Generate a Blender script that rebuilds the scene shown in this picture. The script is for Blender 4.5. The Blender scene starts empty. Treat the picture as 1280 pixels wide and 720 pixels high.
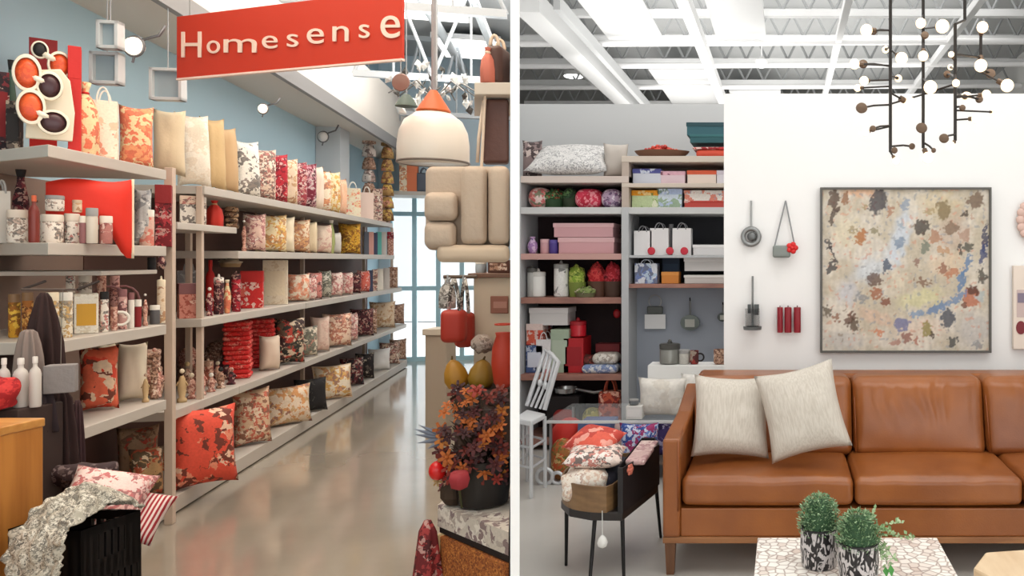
import bpy, math, random
from mathutils import Vector, Matrix, noise
random.seed(7)
SC = bpy.context.scene
COL = SC.collection
F, CX, HZ, CAMH = 1000.0, 980.0, 325.0, 1.43
TA = 0.26                                   # the aisle runs at this slope to the camera's axis
ANG = math.atan(TA); CA, SA = math.cos(ANG), math.sin(ANG)
PT = -0.33625                               # slope of the partition between the two rooms

def hexc(h):
    h = h.lstrip('#')
    c = [int(h[i:i+2], 16)/255 for i in (0, 2, 4)]
    return tuple((x/12.92 if x <= .04045 else ((x+.055)/1.055)**2.4) for x in c)
def at(px, py, Y): return Vector(((px-CX)/F*Y, Y, CAMH-(py-HZ)/F*Y))
def L(v, u, z=0): return Vector((v*CA-u*SA, v*SA+u*CA, z))
def yaisle(v, px):
    t = (px-CX)/F
    return v/(t*CA+SA)

# ---------------------------------------------------------------- materials
def newmat(name):
    m = bpy.data.materials.new(name); m.use_nodes = True
    nt = m.node_tree; b = nt.nodes['Principled BSDF']
    return m, nt, b
MC = {}
def mat(col, rough=.55, metal=0, bump=0, bscale=60, trans=0, coat=0, vary=0, vscale=6, name=None):
    key = ('m', col, rough, metal, bump, bscale, trans, coat, vary, vscale)
    if key in MC: return MC[key]
    m, nt, b = newmat(name or 'surface'); N = nt.nodes; K = nt.links
    c = hexc(col)
    b.inputs['Base Color'].default_value = (*c, 1)
    b.inputs['Roughness'].default_value = rough
    b.inputs['Metallic'].default_value = metal
    b.inputs['Transmission Weight'].default_value = trans
    b.inputs['Coat Weight'].default_value = coat
    if vary or bump:
        tc = N.new('ShaderNodeTexCoord')
    if vary:
        n = N.new('ShaderNodeTexNoise'); n.inputs['Scale'].default_value = vscale; n.inputs['Detail'].default_value = 5
        K.new(tc.outputs['Object'], n.inputs['Vector'])
        mx = N.new('ShaderNodeMix'); mx.data_type = 'RGBA'
        mx.inputs['A'].default_value = (*[x*(1-vary) for x in c], 1); mx.inputs['B'].default_value = (*[min(1, x*(1+vary)) for x in c], 1)
        K.new(n.outputs['Fac'], mx.inputs['Factor']); K.new(mx.outputs['Result'], b.inputs['Base Color'])
    if bump:
        n2 = N.new('ShaderNodeTexNoise'); n2.inputs['Scale'].default_value = bscale; n2.inputs['Detail'].default_value = 4
        K.new(tc.outputs['Object'], n2.inputs['Vector'])
        bp = N.new('ShaderNodeBump'); bp.inputs['Strength'].default_value = bump; bp.inputs['Distance'].default_value = .01
        K.new(n2.outputs['Fac'], bp.inputs['Height']); K.new(bp.outputs['Normal'], b.inputs['Normal'])
    MC[key] = m
    return m
def emit(col, s, name='lit'):
    key = ('e', col, s)
    if key in MC: return MC[key]
    m, nt, b = newmat(name); c = hexc(col)
    b.inputs['Base Color'].default_value = (*c, 1)
    b.inputs['Emission Color'].default_value = (*c, 1); b.inputs['Emission Strength'].default_value = s
    MC[key] = m
    return m
def pat(base, cols, scale=14, dens=.55, stretch=(1, 1, 1), rough=.8, warp=.6, metal=0):
    """printed cloth or paper: patches of COLS on BASE"""
    key = ('p', base, tuple(cols), scale, dens, stretch, rough, warp)
    if key in MC: return MC[key]
    scale *= 1.45; soft_ = .22; hb_ = hexc(base)
    m, nt, b = newmat('printed'); N = nt.nodes; K = nt.links
    mixc = lambda c: tuple(x*(1-soft_)+y*soft_ for x, y in zip(hexc(c), hb_))
    b.inputs['Roughness'].default_value = rough; b.inputs['Metallic'].default_value = metal
    tc = N.new('ShaderNodeTexCoord'); oi = N.new('ShaderNodeObjectInfo')
    sc = N.new('ShaderNodeVectorMath'); sc.operation = 'MULTIPLY'; sc.inputs[1].default_value = stretch
    K.new(tc.outputs['Object'], sc.inputs[0])
    ad = N.new('ShaderNodeVectorMath'); ad.operation = 'ADD'
    ml = N.new('ShaderNodeMath'); ml.operation = 'MULTIPLY'; ml.inputs[1].default_value = 37.0
    K.new(oi.outputs['Random'], ml.inputs[0]); K.new(sc.outputs[0], ad.inputs[0]); K.new(ml.outputs[0], ad.inputs[1])
    nz = N.new('ShaderNodeTexNoise'); nz.inputs['Scale'].default_value = scale*1.6; nz.inputs['Detail'].default_value = 3
    K.new(ad.outputs[0], nz.inputs['Vector'])
    ws = N.new('ShaderNodeVectorMath'); ws.operation = 'SCALE'; ws.inputs['Scale'].default_value = warp/scale*2
    K.new(nz.outputs['Color'], ws.inputs[0])
    a2 = N.new('ShaderNodeVectorMath'); a2.operation = 'ADD'
    K.new(ad.outputs[0], a2.inputs[0]); K.new(ws.outputs[0], a2.inputs[1])
    # motif clusters (one colour family each) filled with small petals
    big = N.new('ShaderNodeTexVoronoi'); big.inputs['Scale'].default_value = scale*.62; K.new(a2.outputs[0], big.inputs['Vector'])
    vo = N.new('ShaderNodeTexVoronoi'); vo.inputs['Scale'].default_value = scale*1.9; K.new(a2.outputs[0], vo.inputs['Vector'])
    sb = N.new('ShaderNodeSeparateColor'); K.new(big.outputs['Color'], sb.inputs[0])
    sp = N.new('ShaderNodeSeparateColor'); K.new(vo.outputs['Color'], sp.inputs[0])
    mxv = N.new('ShaderNodeMath'); mxv.operation = 'MULTIPLY_ADD'; mxv.inputs[1].default_value = .45
    h2 = N.new('ShaderNodeMath'); h2.operation = 'MULTIPLY'; h2.inputs[1].default_value = .55
    K.new(sb.outputs[0], h2.inputs[0]); K.new(sp.outputs[0], mxv.inputs[0]); K.new(h2.outputs[0], mxv.inputs[2])
    rp = N.new('ShaderNodeValToRGB'); rp.color_ramp.interpolation = 'CONSTANT'
    K.new(mxv.outputs[0], rp.inputs[0])
    cr = rp.color_ramp; n = len(cols)
    q0 = .5+(.5-dens)*.62
    cr.elements[0].position = 0; cr.elements[0].color = (*hexc(base), 1)
    cr.elements[1].position = q0; cr.elements[1].color = (*mixc(cols[0]), 1)
    for i in range(1, n):
        e = cr.elements.new(q0+(.86-q0)*(i/n)**.85); e.color = (*mixc(cols[i]), 1)
    # weave shading kept inside the colour itself: fine thread variation
    th = N.new('ShaderNodeTexNoise'); th.inputs['Scale'].default_value = scale*5; K.new(ad.outputs[0], th.inputs['Vector'])
    mr = N.new('ShaderNodeMapRange'); mr.inputs['To Min'].default_value = .8; mr.inputs['To Max'].default_value = 1.16; K.new(th.outputs['Fac'], mr.inputs['Value'])
    mm = N.new('ShaderNodeVectorMath'); mm.operation = 'SCALE'; K.new(rp.outputs[0], mm.inputs[0]); K.new(mr.outputs[0], mm.inputs['Scale'])
    K.new(mm.outputs[0], b.inputs['Base Color'])
    MC[key] = m
    return m
def stripes(c1, c2, scale=40, axis='Z', rough=.8, warp=1.0):
    key = ('s', c1, c2, scale, axis, warp)
    if key in MC: return MC[key]
    m, nt, b = newmat('striped'); N = nt.nodes; K = nt.links
    b.inputs['Roughness'].default_value = rough
    tc = N.new('ShaderNodeTexCoord'); w = N.new('ShaderNodeTexWave'); w.bands_direction = axis
    w.inputs['Scale'].default_value = scale; w.inputs['Distortion'].default_value = warp; w.inputs['Detail'].default_value = 1
    K.new(tc.outputs['Object'], w.inputs['Vector'])
    rp = N.new('ShaderNodeValToRGB'); rp.color_ramp.interpolation = 'CONSTANT'
    rp.color_ramp.elements[0].color = (*hexc(c1), 1); rp.color_ramp.elements[1].position = .5; rp.color_ramp.elements[1].color = (*hexc(c2), 1)
    K.new(w.outputs['Fac'], rp.inputs[0]); K.new(rp.outputs[0], b.inputs['Base Color'])
    MC[key] = m
    return m
def woodmat(c1, c2, scale=3, stretch=(1, 1, 12), rough=.45):
    key = ('w', c1, c2, scale, stretch)
    if key in MC: return MC[key]
    m, nt, b = newmat('wood'); N = nt.nodes; K = nt.links
    b.inputs['Roughness'].default_value = rough
    tc = N.new('ShaderNodeTexCoord'); mp = N.new('ShaderNodeMapping'); mp.inputs['Scale'].default_value = stretch
    n = N.new('ShaderNodeTexNoise'); n.inputs['Scale'].default_value = scale; n.inputs['Detail'].default_value = 6
    K.new(tc.outputs['Object'], mp.inputs[0]); K.new(mp.outputs[0], n.inputs['Vector'])
    rp = N.new('ShaderNodeValToRGB'); rp.color_ramp.elements[0].position = .35; rp.color_ramp.elements[1].position = .65
    rp.color_ramp.elements[0].color = (*hexc(c1), 1); rp.color_ramp.elements[1].color = (*hexc(c2), 1)
    K.new(n.outputs['Fac'], rp.inputs[0]); K.new(rp.outputs[0], b.inputs['Base Color'])
    MC[key] = m
    return m

# ---------------------------------------------------------------- meshes
class G:
    def __init__(s): s.v = []; s.f = []; s.mi = []; s.k = 0
    def _a(s, v, f):
        b = len(s.v); s.v += [Vector(p) for p in v]
        s.f += [tuple(b+i for i in q) for q in f]; s.mi += [s.k]*len(f); return s
    def box(s, x0, x1, y0, y1, z0, z1):
        return s._a([(x0,y0,z0),(x1,y0,z0),(x1,y1,z0),(x0,y1,z0),(x0,y0,z1),(x1,y0,z1),(x1,y1,z1),(x0,y1,z1)],
                    [(3,2,1,0),(4,5,6,7),(0,1,5,4),(1,2,6,5),(2,3,7,6),(3,0,4,7)])
    def prism(s, poly, z0, z1):
        n = len(poly); v = [(x,y,z0) for x,y in poly]+[(x,y,z1) for x,y in poly]
        return s._a(v, [tuple(range(n-1,-1,-1)), tuple(range(n,2*n))]+[(i,(i+1)%n,n+(i+1)%n,n+i) for i in range(n)])
    def prismY(s, poly, y0, y1):            # poly in x,z
        n = len(poly); v = [(x,y0,z) for x,z in poly]+[(x,y1,z) for x,z in poly]
        return s._a(v, [tuple(range(n)), tuple(range(2*n-1,n-1,-1))]+[((i+1)%n,i,n+i,n+(i+1)%n) for i in range(n)])
    def lathe(s, prof, n=20, c=(0,0,0), sx=1, sy=1, fold=0, nf=8):
        v = []; f = []
        for j,(r,z) in enumerate(prof):
            for i in range(n):
                a = 2*math.pi*i/n; rr = r*(1+fold*math.cos(nf*a))
                v.append((c[0]+rr*math.cos(a)*sx, c[1]+rr*math.sin(a)*sy, c[2]+z))
        for j in range(len(prof)-1):
            for i in range(n):
                k = (i+1)%n; f.append((j*n+i, j*n+k, (j+1)*n+k, (j+1)*n+i))
        f.append(tuple(range(n-1,-1,-1))); m = len(prof)-1; f.append(tuple(m*n+i for i in range(n)))
        return s._a(v, f)
    def sphere(s, r, c=(0,0,0), n=14, sx=1, sy=1, sz=1):
        m = max(5, n//2); pr = [(r*math.sin(math.pi*j/m), -r*math.cos(math.pi*j/m)*sz) for j in range(m+1)]
        pr[0] = (r*.02, pr[0][1]); pr[-1] = (r*.02, pr[-1][1])
        return s.lathe(pr, n, c, sx, sy)
    def tube(s, pts, r, n=8, r2=None):
        pts = [Vector(p) for p in pts]; v = []; f = []; m = len(pts)
        up = None
        for j,p in enumerate(pts):
            d = (pts[min(j+1,m-1)]-pts[max(j-1,0)]).normalized()
            if up is None: up = Vector((0,0,1)) if abs(d.z) < .9 else Vector((1,0,0))
            a = d.cross(up).normalized(); bb = a.cross(d).normalized(); up = bb
            rr = r if r2 is None else r+(r2-r)*j/max(1,m-1)
            for i in range(n):
                t = 2*math.pi*i/n; v.append(p+a*math.cos(t)*rr+bb*math.sin(t)*rr)
        for j in range(m-1):
            for i in range(n):
                k = (i+1)%n; f.append((j*n+i, j*n+k, (j+1)*n+k, (j+1)*n+i))
        f.append(tuple(range(n-1,-1,-1))); f.append(tuple((m-1)*n+i for i in range(n)))
        return s._a(v, f)
    def ring(s, R, r, c=(0,0,0), n=24, k=6, axis='z', sx=1, sy=1):
        v = []; f = []
        for i in range(n):
            a = 2*math.pi*i/n
            for j in range(k):
                b = 2*math.pi*j/k; q = R+r*math.cos(b); x, y, z = q*math.cos(a)*sx, q*math.sin(a)*sy, r*math.sin(b)
                if axis == 'y': x, y, z = x, z, y
                if axis == 'x': x, y, z = z, x, y
                v.append((c[0]+x, c[1]+y, c[2]+z))
        for i in range(n):
            for j in range(k):
                f.append((i*k+j, ((i+1)%n)*k+j, ((i+1)%n)*k+(j+1)%k, i*k+(j+1)%k))
        return s._a(v, f)
    def soft(s, x0, x1, y0, y1, z0, z1, r=.03, bz=0, by=0, n=8, fn=None):
        """rounded box, bulging bz up/down and by to front/back"""
        cx, cy, cz = (x0+x1)/2, (y0+y1)/2, (z0+z1)/2; d = ((x1-x0)/2, (y1-y0)/2, (z1-z0)/2)
        r = min(r, *d)*.999
        def axis(h):
            k = 1-r/h; e = [-1, -1+(1-k)*.3, -1+(1-k)*.65, -k] if k > 0 else [-1, -.6, -.3]
            mid = [-k+2*k*i/n for i in range(1, n)] if k > 0.01 else [0]
            return e+mid+[-q for q in reversed(e)]
        A = [axis(h) for h in d]; idx = {}; V = []; Fs = []
        def vid(p):
            key = tuple(round(q, 5) for q in p)
            if key in idx: return idx[key]
            q = [p[i]*d[i] for i in range(3)]
            inn = [max(-(d[i]-r), min(d[i]-r, q[i])) for i in range(3)]
            dr = Vector([q[i]-inn[i] for i in range(3)])
            if dr.length > 1e-9: dr = dr.normalized()*r
            w = Vector(inn)+dr
            fx, fy, fz = (max(0, 1-p[i]**2) for i in range(3))
            w.z += bz*fx**.6*fy**.6*p[2]; w.y += by*fx**.6*fz**.6*p[1]
            w += Vector((cx, cy, cz))
            if fn: w = fn(w, p)
            V.append(w); idx[key] = len(V)-1
            return idx[key]
        for ax in range(3):
            a, b = [(1,2),(2,0),(0,1)][ax]
            for sg in (-1, 1):
                for i in range(len(A[a])-1):
                    for j in range(len(A[b])-1):
                        q = []
                        for (ii, jj) in ((i,j),(i+1,j),(i+1,j+1),(i,j+1)):
                            p = [0,0,0]; p[ax] = sg; p[a] = A[a][ii]; p[b] = A[b][jj]; q.append(vid(p))
                        if sg < 0: q.reverse()
                        if len(set(q)) == 4: Fs.append(tuple(q))
        return s._a(V, Fs)
    def pillow(s, w, h, t, n=12, seed=0, z0=0):
        """cushion standing in the xz plane, pinched corners"""
        V = []; Fs = []; rnd = random.Random(seed)
        o = Vector((rnd.random()*9, rnd.random()*9, 0))
        def pt(i, j, sd):
            a, b = -1+2*i/n, -1+2*j/n
            pin = 1-.09*(1-abs(b)**2)*abs(a)**3; pin2 = 1-.09*(1-abs(a)**2)*abs(b)**3
            th = max(0, (1-a**4)*(1-b**4))**.62*(1-.25*(a*a+b*b)/2)
            nz = noise.noise(Vector((a*2, b*2, sd*3))+o)*.16
            return (a*w/2*pin, sd*t/2*th*(1+nz), z0+h/2+b*h/2*pin2)
        g = {}
        for sd in (-1, 1):
            for i in range(n+1):
                for j in range(n+1):
                    e = i in (0,n) or j in (0,n)
                    if e and sd == 1: g[(i,j,1)] = g[(i,j,-1)]; continue
                    V.append(pt(i,j,sd)); g[(i,j,sd)] = len(V)-1
        for sd in (-1,1):
            for i in range(n):
                for j in range(n):
                    q = [g[(i,j,sd)],g[(i+1,j,sd)],g[(i+1,j+1,sd)],g[(i,j+1,sd)]]
                    if sd == 1: q.reverse()
                    Fs.append(tuple(q))
        return s._a(V, Fs)
    def move(s, M, start=0):
        for i in range(start, len(s.v)): s.v[i] = M @ s.v[i]
        return s
    def obj(s, name, m, parent=None, smooth=False, bevel=0, sub=0, lab=None):
        me = bpy.data.meshes.new(name); me.from_pydata([tuple(p) for p in s.v], [], s.f)
        ms = m if isinstance(m, (list, tuple)) else [m]
        for q in ms: me.materials.append(q)
        if len(ms) > 1:
            for p, k in zip(me.polygons, s.mi): p.material_index = min(k, len(ms)-1)
        if smooth:
            for p in me.polygons: p.use_smooth = True
        me.update()
        o = bpy.data.objects.new(name, me); COL.objects.link(o); o.parent = parent
        if bevel:
            b = o.modifiers.new('edge', 'BEVEL'); b.width = bevel; b.segments = 2; b.limit_method = 'ANGLE'
        if smooth and smooth != 'all':
            try: me.set_sharp_from_angle(angle=math.radians(42))
            except Exception: pass
        if sub:
            b = o.modifiers.new('sub', 'SUBSURF'); b.levels = sub; b.render_levels = sub
        if lab: o['label'] = lab
        return o
def thing(name, label, cat, loc=(0,0,0), rz=0, group=None):
    o = bpy.data.objects.new(name, None); COL.objects.link(o); o.empty_display_size = .1
    o.location = loc; o.rotation_euler = (0,0,rz); o['label'] = label; o['category'] = cat
    if group: o['group'] = group
    return o
def tag(o, label, cat, group=None, kind=None, loc=None, rz=None):
    if label: o['label'] = label
    if cat: o['category'] = cat
    if group: o['group'] = group
    if kind: o['kind'] = kind
    if loc is not None: o.location = loc
    if rz is not None: o.rotation_euler[2] = rz
    return o
def struct(name, g, m, label=None, **k):
    o = g.obj(name, m, **k); o['kind'] = 'structure'
    if label: o['label'] = label
    return o

# ---------------------------------------------------------------- camera
cam = bpy.data.cameras.new('camera'); co = bpy.data.objects.new('camera', cam); COL.objects.link(co)
cam.sensor_width = 36; cam.lens = 36*F/1280; cam.clip_start = .05; cam.clip_end = 200
co.location = (0,0,CAMH); co.rotation_euler = (math.pi/2,0,0)
cam.shift_x = -(CX-640)/1280; cam.shift_y = -(360-HZ)/1280
SC.camera = co
SC.view_settings.view_transform = 'Standard'; SC.view_settings.look = 'None'
SC.view_settings.exposure = 0; SC.view_settings.gamma = 1
SC.render.film_transparent = False

# ---------------------------------------------------------------- the setting
CEIL = 4.3
_t = (640-CX)/F
PEu = 12.34; PEv = PEu*(PT*CA+SA)/(CA-PT*SA); PE = L(PEv, PEu)
def lw(Y): u = (Y+2.8*SA)/CA; return L(-2.8, u)
POLA = [(lw(-1.2).x,-1.2),(.403,-1.2),(PE.x,PE.y),(L(-2.8,12.34).x,L(-2.8,12.34).y)]
POLB = [(.403,-1.2),(3.42,-1.2),(3.42,18.8),(PT*18.8,18.8)]
FL = {}
for nm_, (f1, f2, f3) in (('aisle',('#948a7c','#b0a798',.16)),('sofa',('#bfbbb4','#d2cec7',.34))):
  g = G(); g.prism(POLA if nm_ == 'aisle' else POLB, -.12, 0)
  m, nt, b = newmat('polished concrete'); N = nt.nodes; K = nt.links
  tc = N.new('ShaderNodeTexCoord'); n1 = N.new('ShaderNodeTexNoise'); n1.inputs['Scale'].default_value = .9; n1.inputs['Detail'].default_value = 8
  K.new(tc.outputs['Object'], n1.inputs['Vector'])
  rp = N.new('ShaderNodeValToRGB'); rp.color_ramp.elements[0].position = .3; rp.color_ramp.elements[1].position = .7
  rp.color_ramp.elements[0].color = (*hexc(f1),1); rp.color_ramp.elements[1].color = (*hexc(f2),1)
  K.new(n1.outputs['Fac'], rp.inputs[0]); K.new(rp.outputs[0], b.inputs['Base Color'])
  b.inputs['Roughness'].default_value = f3; b.inputs['Specular IOR Level'].default_value = .6; b.inputs['Coat Weight'].default_value = .8 if nm_ == 'aisle' else .15; b.inputs['Coat Roughness'].default_value = .1
  struct('floor', g, m, 'polished grey concrete floor of the '+('aisle' if nm_ == 'aisle' else 'sofa room'))

# ceilings: steel deck above the two rooms
deck = mat('#b4b6b6', .7, bump=.3, bscale=8)
g = G(); g.prism(POLA, CEIL, CEIL+.1).prism(POLB, CEIL, CEIL+.1); struct('ceiling', g, deck, 'grey steel deck ceiling')

# partition standing between the rooms, end on to the camera
y0, y1 = 2.4, 18.6; hw = .0138*.985
g = G()
ax = (-.33625*y0, y0); bx_ = (-.33625*y1, y1)
hwx = 5.75/1000*y0
g.prism([(ax[0]-hwx-.0002,y0),(ax[0]+hwx,y0),(bx_[0]+hwx,y1),(bx_[0]-hwx,y1)], 0, CEIL)
struct('wall_partition', g, mat('#ffffff', .5), 'thin white partition seen end on between the two showrooms')

# left side wall of the aisle, pale blue, with boxed soffit
blue = mat('#b4d2e0', .7)
g = G(); a0, a1 = L(-2.66, -.4), L(-2.66, 12.2); b0, b1 = L(-2.8,-.4), L(-2.8,12.2)
g.prism([(a0.x,a0.y),(a1.x,a1.y),(b1.x,b1.y),(b0.x,b0.y)][::-1], 0, CEIL)
struct('wall_left', g, blue, 'pale blue wall above the aisle shelving')
g = G(); p = [L(-2.66,1.0), L(-2.17,1.0), L(-2.17,12.2), L(-2.66,12.2)]
g.prism([(q.x,q.y) for q in p], 2.84, 3.5)
struct('trim_soffit', g, mat('#dcd4ca', .7), 'boxed bulkhead along the top of the blue wall')
g = G(); p = [L(-2.17,1.0), L(-2.13,1.0), L(-2.13,12.2), L(-2.17,12.2)]
g.prism([(q.x,q.y) for q in p], 2.80, 2.92)
struct('trim_soffit_edge', g, mat('#8d8b8a', .6), 'grey edge strip of the bulkhead')

# end wall of the left room with door opening
EU = 12.2
vL, vR = -2.66, PEv-.02
def epx(px):                                  # v where a sight line meets the end wall
    t = (px-CX)/F; return EU*(t*CA+SA)/(CA-t*SA)
dv0, dv1 = epx(487), epx(606)
endm = mat('#c8dbe6', .7)
def endbox(v0, v1, z0, z1, name, m, d0=0, d1=.14, **k):
    g = G(); p = [L(v0,EU+d0),L(v1,EU+d0),L(v1,EU+d1),L(v0,EU+d1)]
    g.prism([(q.x,q.y) for q in p], z0, z1); return struct(name, g, m, **k)
endbox(vL-.1, dv0, 0, CEIL, 'wall_end', endm)
endbox(dv0, vR-.0, 2.42, CEIL, 'wall_end_above_door', endm)
endbox(dv1, vR, 0, 2.42, 'wall_end_beside_door', endm)
# pale pilaster at the end of the aisle
p = [L(-2.655,9.4),L(-2.42,9.4),L(-2.42,9.75),L(-2.655,9.75)]
g = G(); g.prism([(q.x,q.y) for q in p], 1.9, 2.84); struct('trim_pilaster', g, mat('#c9ced2', .6), 'pale pilaster at the far end of the aisle')
# glazed door
dr = bpy.data.objects.new('door_1', None); COL.objects.link(dr); dr['kind'] = 'structure'; dr['label'] = 'bright glazed entrance door at the end of the aisle'
fr = mat('#b4dcea', .4)
g = G()
def dbox(g, v0, v1, z0, z1, d0=.03, d1=.09):
    p = [L(v0,EU+d0),L(v1,EU+d0),L(v1,EU+d1),L(v0,EU+d1)]; g.prism([(q.x,q.y) for q in p], z0, z1)
w = (dv1-dv0)
for k in (0,.25,.5,.75,1): dbox(g, dv0+w*k-.03, dv0+w*k+.03, 0, 2.42)
for z in (0, 1.0, 2.05, 2.36): dbox(g, dv0, dv1, z, z+.06, .035, .085)
g.obj('door_frame', fr, dr)
gl, nt, b = newmat('door glass'); b.inputs['Base Color'].default_value = (.93,.98,1,1); b.inputs['Roughness'].default_value = 0
b.inputs['Alpha'].default_value = .12
for k in range(4):
    g = G(); dbox(g, dv0+w*k/4+.03, dv0+w*(k+1)/4-.03, .06, 2.36, .055, .06); g.obj('pane', gl, dr)
# outside
g = G(); p = [L(-9,EU+.15),L(8,EU+.15),L(8,EU+16),L(-9,EU+16)]; g.prism([(q.x,q.y) for q in p], -.15, -.02)
struct('ground_outside', g, mat('#d8dcdc', .8), 'pale pavement outside the door')
g = G(); p = [L(-8,EU+9),L(6,EU+9),L(6,EU+9.3),L(-8,EU+9.3)]; g.prism([(q.x,q.y) for q in p], -.02, 2.7)
fac = tag(g.obj('facade', pat('#9fdcf0', ['#ffffff','#7cc8e6','#c4eef8'], .8, .5, (1,1,.4))), 'pale turquoise shop front across the street, seen through the door', 'building')
fac['kind'] = 'structure'

# right room: grey wall behind the shelves, white display wall, far wall
g = G(); g.box(-.33625*6.8+.03, 3.3, 6.75, 6.87, 0, 1.43+.195*6.75)
struct('wall_back', g, mat('#c3c5c6', .7), 'low grey wall behind the storage shelving')
g = G(); g.box(-.35, 3.3, 4.66, 4.8, 0, 1.43+.208*4.66)
struct('wall_display', g, mat('#f1f1f0', .6), 'white display wall behind the leather sofa')
g = G(); g.box(3.3, 3.42, -1.2, 19, 0, CEIL); struct('wall_right', g, mat('#e4e4e2', .7), 'white side wall of the sofa room')
g = G(); g.box(-12, 3.3, 18.6, 18.8, 0, CEIL); struct('wall_far', g, mat('#c8cacb', .7), 'far wall of the sofa room')
# ---------------------------------------------------------------- kinds of goods (each one a thing of its own)
ORD = ['first','second','third','fourth','fifth','sixth','seventh','eighth','ninth','tenth','eleventh','twelfth','thirteenth','fourteenth','fifteenth','sixteenth','seventeenth','eighteenth','nineteenth','twentieth','twenty-first','twenty-second','twenty-third','twenty-fourth','twenty-fifth']
SEED = [0]
def mk(kind, W, H, look_m, T, root_args):
    """builds a thing of KIND, W wide, H tall, T deep, standing on z=0 facing -y; look_m = list of materials"""
    label, cat, loc, rz, group = root_args
    M = look_m if isinstance(look_m, (list, tuple)) else [look_m]
    m0 = M[0]; m1 = M[1] if len(M) > 1 else m0; m2 = M[2] if len(M) > 2 else m1
    SEED[0] += 1; sd = SEED[0]; rnd = random.Random(sd)
    if kind == 'cushion':
        o = G().pillow(W, H, T, 12, sd)
        if len(M) == 1: return tag(o.obj('cushion', m0, smooth='all'), label, cat, group, loc=loc, rz=rz)
        t = thing('cushion', label, cat, loc, rz, group); o.obj('cover', m0, t, smooth='all')
        g = G(); n = 10; pts = []
        for a, b in [(-1+2*i/n, -1) for i in range(n)]+[(1, -1+2*i/n) for i in range(n)]+[(1-2*i/n, 1) for i in range(n)]+[(-1, 1-2*i/n) for i in range(n+1)]:
            pin = 1-.09*(1-abs(b)**2)*abs(a)**3; pin2 = 1-.09*(1-abs(a)**2)*abs(b)**3
            pts.append((a*W/2*pin, 0, H/2+b*H/2*pin2))
        g.tube(pts, .007, 6); g.obj('piping', m1, t, smooth='all'); return t
    if kind in ('canister','jar','candle_jar'):
        t = thing({'canister':'canister','jar':'jar','candle_jar':'candle_jar'}[kind], label, cat, loc, rz, group); r = W/2; hl = min(.25*H, .035)
        G().lathe([(r*.9,0),(r,.006),(r,H-hl-.006),(r*.93,H-hl)], 20).obj('body', m0, t, smooth=True)
        G().lathe([(r*1.02,H-hl),(r*1.02,H-.004),(r*.9,H),(r*.25,H+.002),(r*.25,H+.012),(r*.02,H+.014)] if kind == 'jar' else [(r*1.02,H-hl),(r*1.02,H-.004),(r*.95,H)], 20).obj('lid', m1, t, smooth=True)
        if kind == 'jar': G().sphere(r*.2, (0,0,H+.016), 10).obj('knob', m1, bpy.data.objects[t.children[-1].name], smooth='all')
        return t
    if kind == 'bottle':
        t = thing('bottle', label, cat, loc, rz, group); r = W/2
        G().lathe([(r*.9,0),(r,.008),(r,H*.66),(r*.8,H*.74),(r*.38,H*.8),(r*.36,H*.88)], 18).obj('body', m0, t, smooth=True)
        G().lathe([(r*.45,H*.87),(r*.45,H*.985),(r*.4,H)], 14).obj('cap', m1, t, smooth=True); return t
    if kind == 'gift_box':
        t = thing('gift_box', label, cat, loc, rz, group)
        G().box(-W/2*.97,W/2*.97,-T/2*.97,T/2*.97,0,H*.8).obj('body', m0, t, bevel=.002)
        G().box(-W/2,W/2,-T/2,T/2,H*.7,H).obj('lid', m1, t, bevel=.002); return t
    if kind == 'box':
        t = thing('box', label, cat, loc, rz, group)
        G().box(-W/2,W/2,-T/2,T/2,0,H).obj('body', m0, t, bevel=.003)
        G().box(-W/2*.8,W/2*.8,-T/2-.002,-T/2,H*.2,H*.75).obj('label_panel', m1, t); return t
    if kind == 'shopping_bag':
        t = thing('gift_bag', label, cat, loc, rz, group)
        g = G(); w, d = W/2, T/2; hb = H*.8
        g._a([(-w,-d,0),(w,-d,0),(w,d,0),(-w,d,0),(-w,-d,hb),(w,-d,hb),(w,d,hb),(-w,d,hb),(-w*.98,0,hb*.5),(w*.98,0,hb*.5)],
             [(3,2,1,0),(0,1,5,4),(2,3,7,6),(1,2,9),(2,6,9),(6,5,9),(5,1,9),(3,0,8),(0,4,8),(4,7,8),(7,3,8)])
        g.obj('body', m0, t)
        for y in (-d,d):
            h = G().tube([(w*.45*math.cos(a), y, hb-.01+H*.2*math.sin(a)) for a in [math.pi*i/8 for i in range(9)]], .004, 6); h.obj('handle', m1, t, smooth=True)
        return t
    if kind == 'tote_bag':
        t = thing('tote_bag', label, cat, loc, rz, group)
        G().soft(-W/2,W/2,-T/2,T/2,0,H*.78,r=.02,by=.012,n=5).obj('body', m0, t, smooth='all')
        for y in (-T*.3,T*.3):
            G().tube([(W*.24*math.cos(a), y, H*.74+H*.25*math.sin(a)) for a in [math.pi*i/8 for i in range(9)]], .007, 6).obj('handle', m1, t, smooth='all')
        return t
    if kind == 'cloth_bag':
        t = thing('cloth_bag', label, cat, loc, rz, group); r = W/2; q = T/W
        G().lathe([(r*.8,0),(r,.03*H),(r*1.02,H*.4),(r*.86,H*.66),(r*.5,H*.8),(r*.22,H*.86),(r*.34,H*.93),(r*.46,H)], 28, sy=q, fold=.05, nf=7).obj('body', m0, t, smooth='all')
        G().ring(r*.25, .006, (0,0,H*.86), 16, 6, sy=q).obj('tie', m1, t, smooth='all'); return t
    if kind == 'book':
        t = thing('book', label, cat, loc, rz, group)
        G().box(-W/2,W/2,-T/2,-T/2+.004,0,H).box(-W/2,W/2,T/2-.004,T/2,0,H).box(-W/2,-W/2+.004,-T/2,T/2,0,H).obj('cover', m0, t)
        G().box(-W/2+.004,W/2-.004,-T/2+.004,T/2-.004,.004,H-.004).obj('pages', mat('#e8e0cf',.8), t); return t
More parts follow.
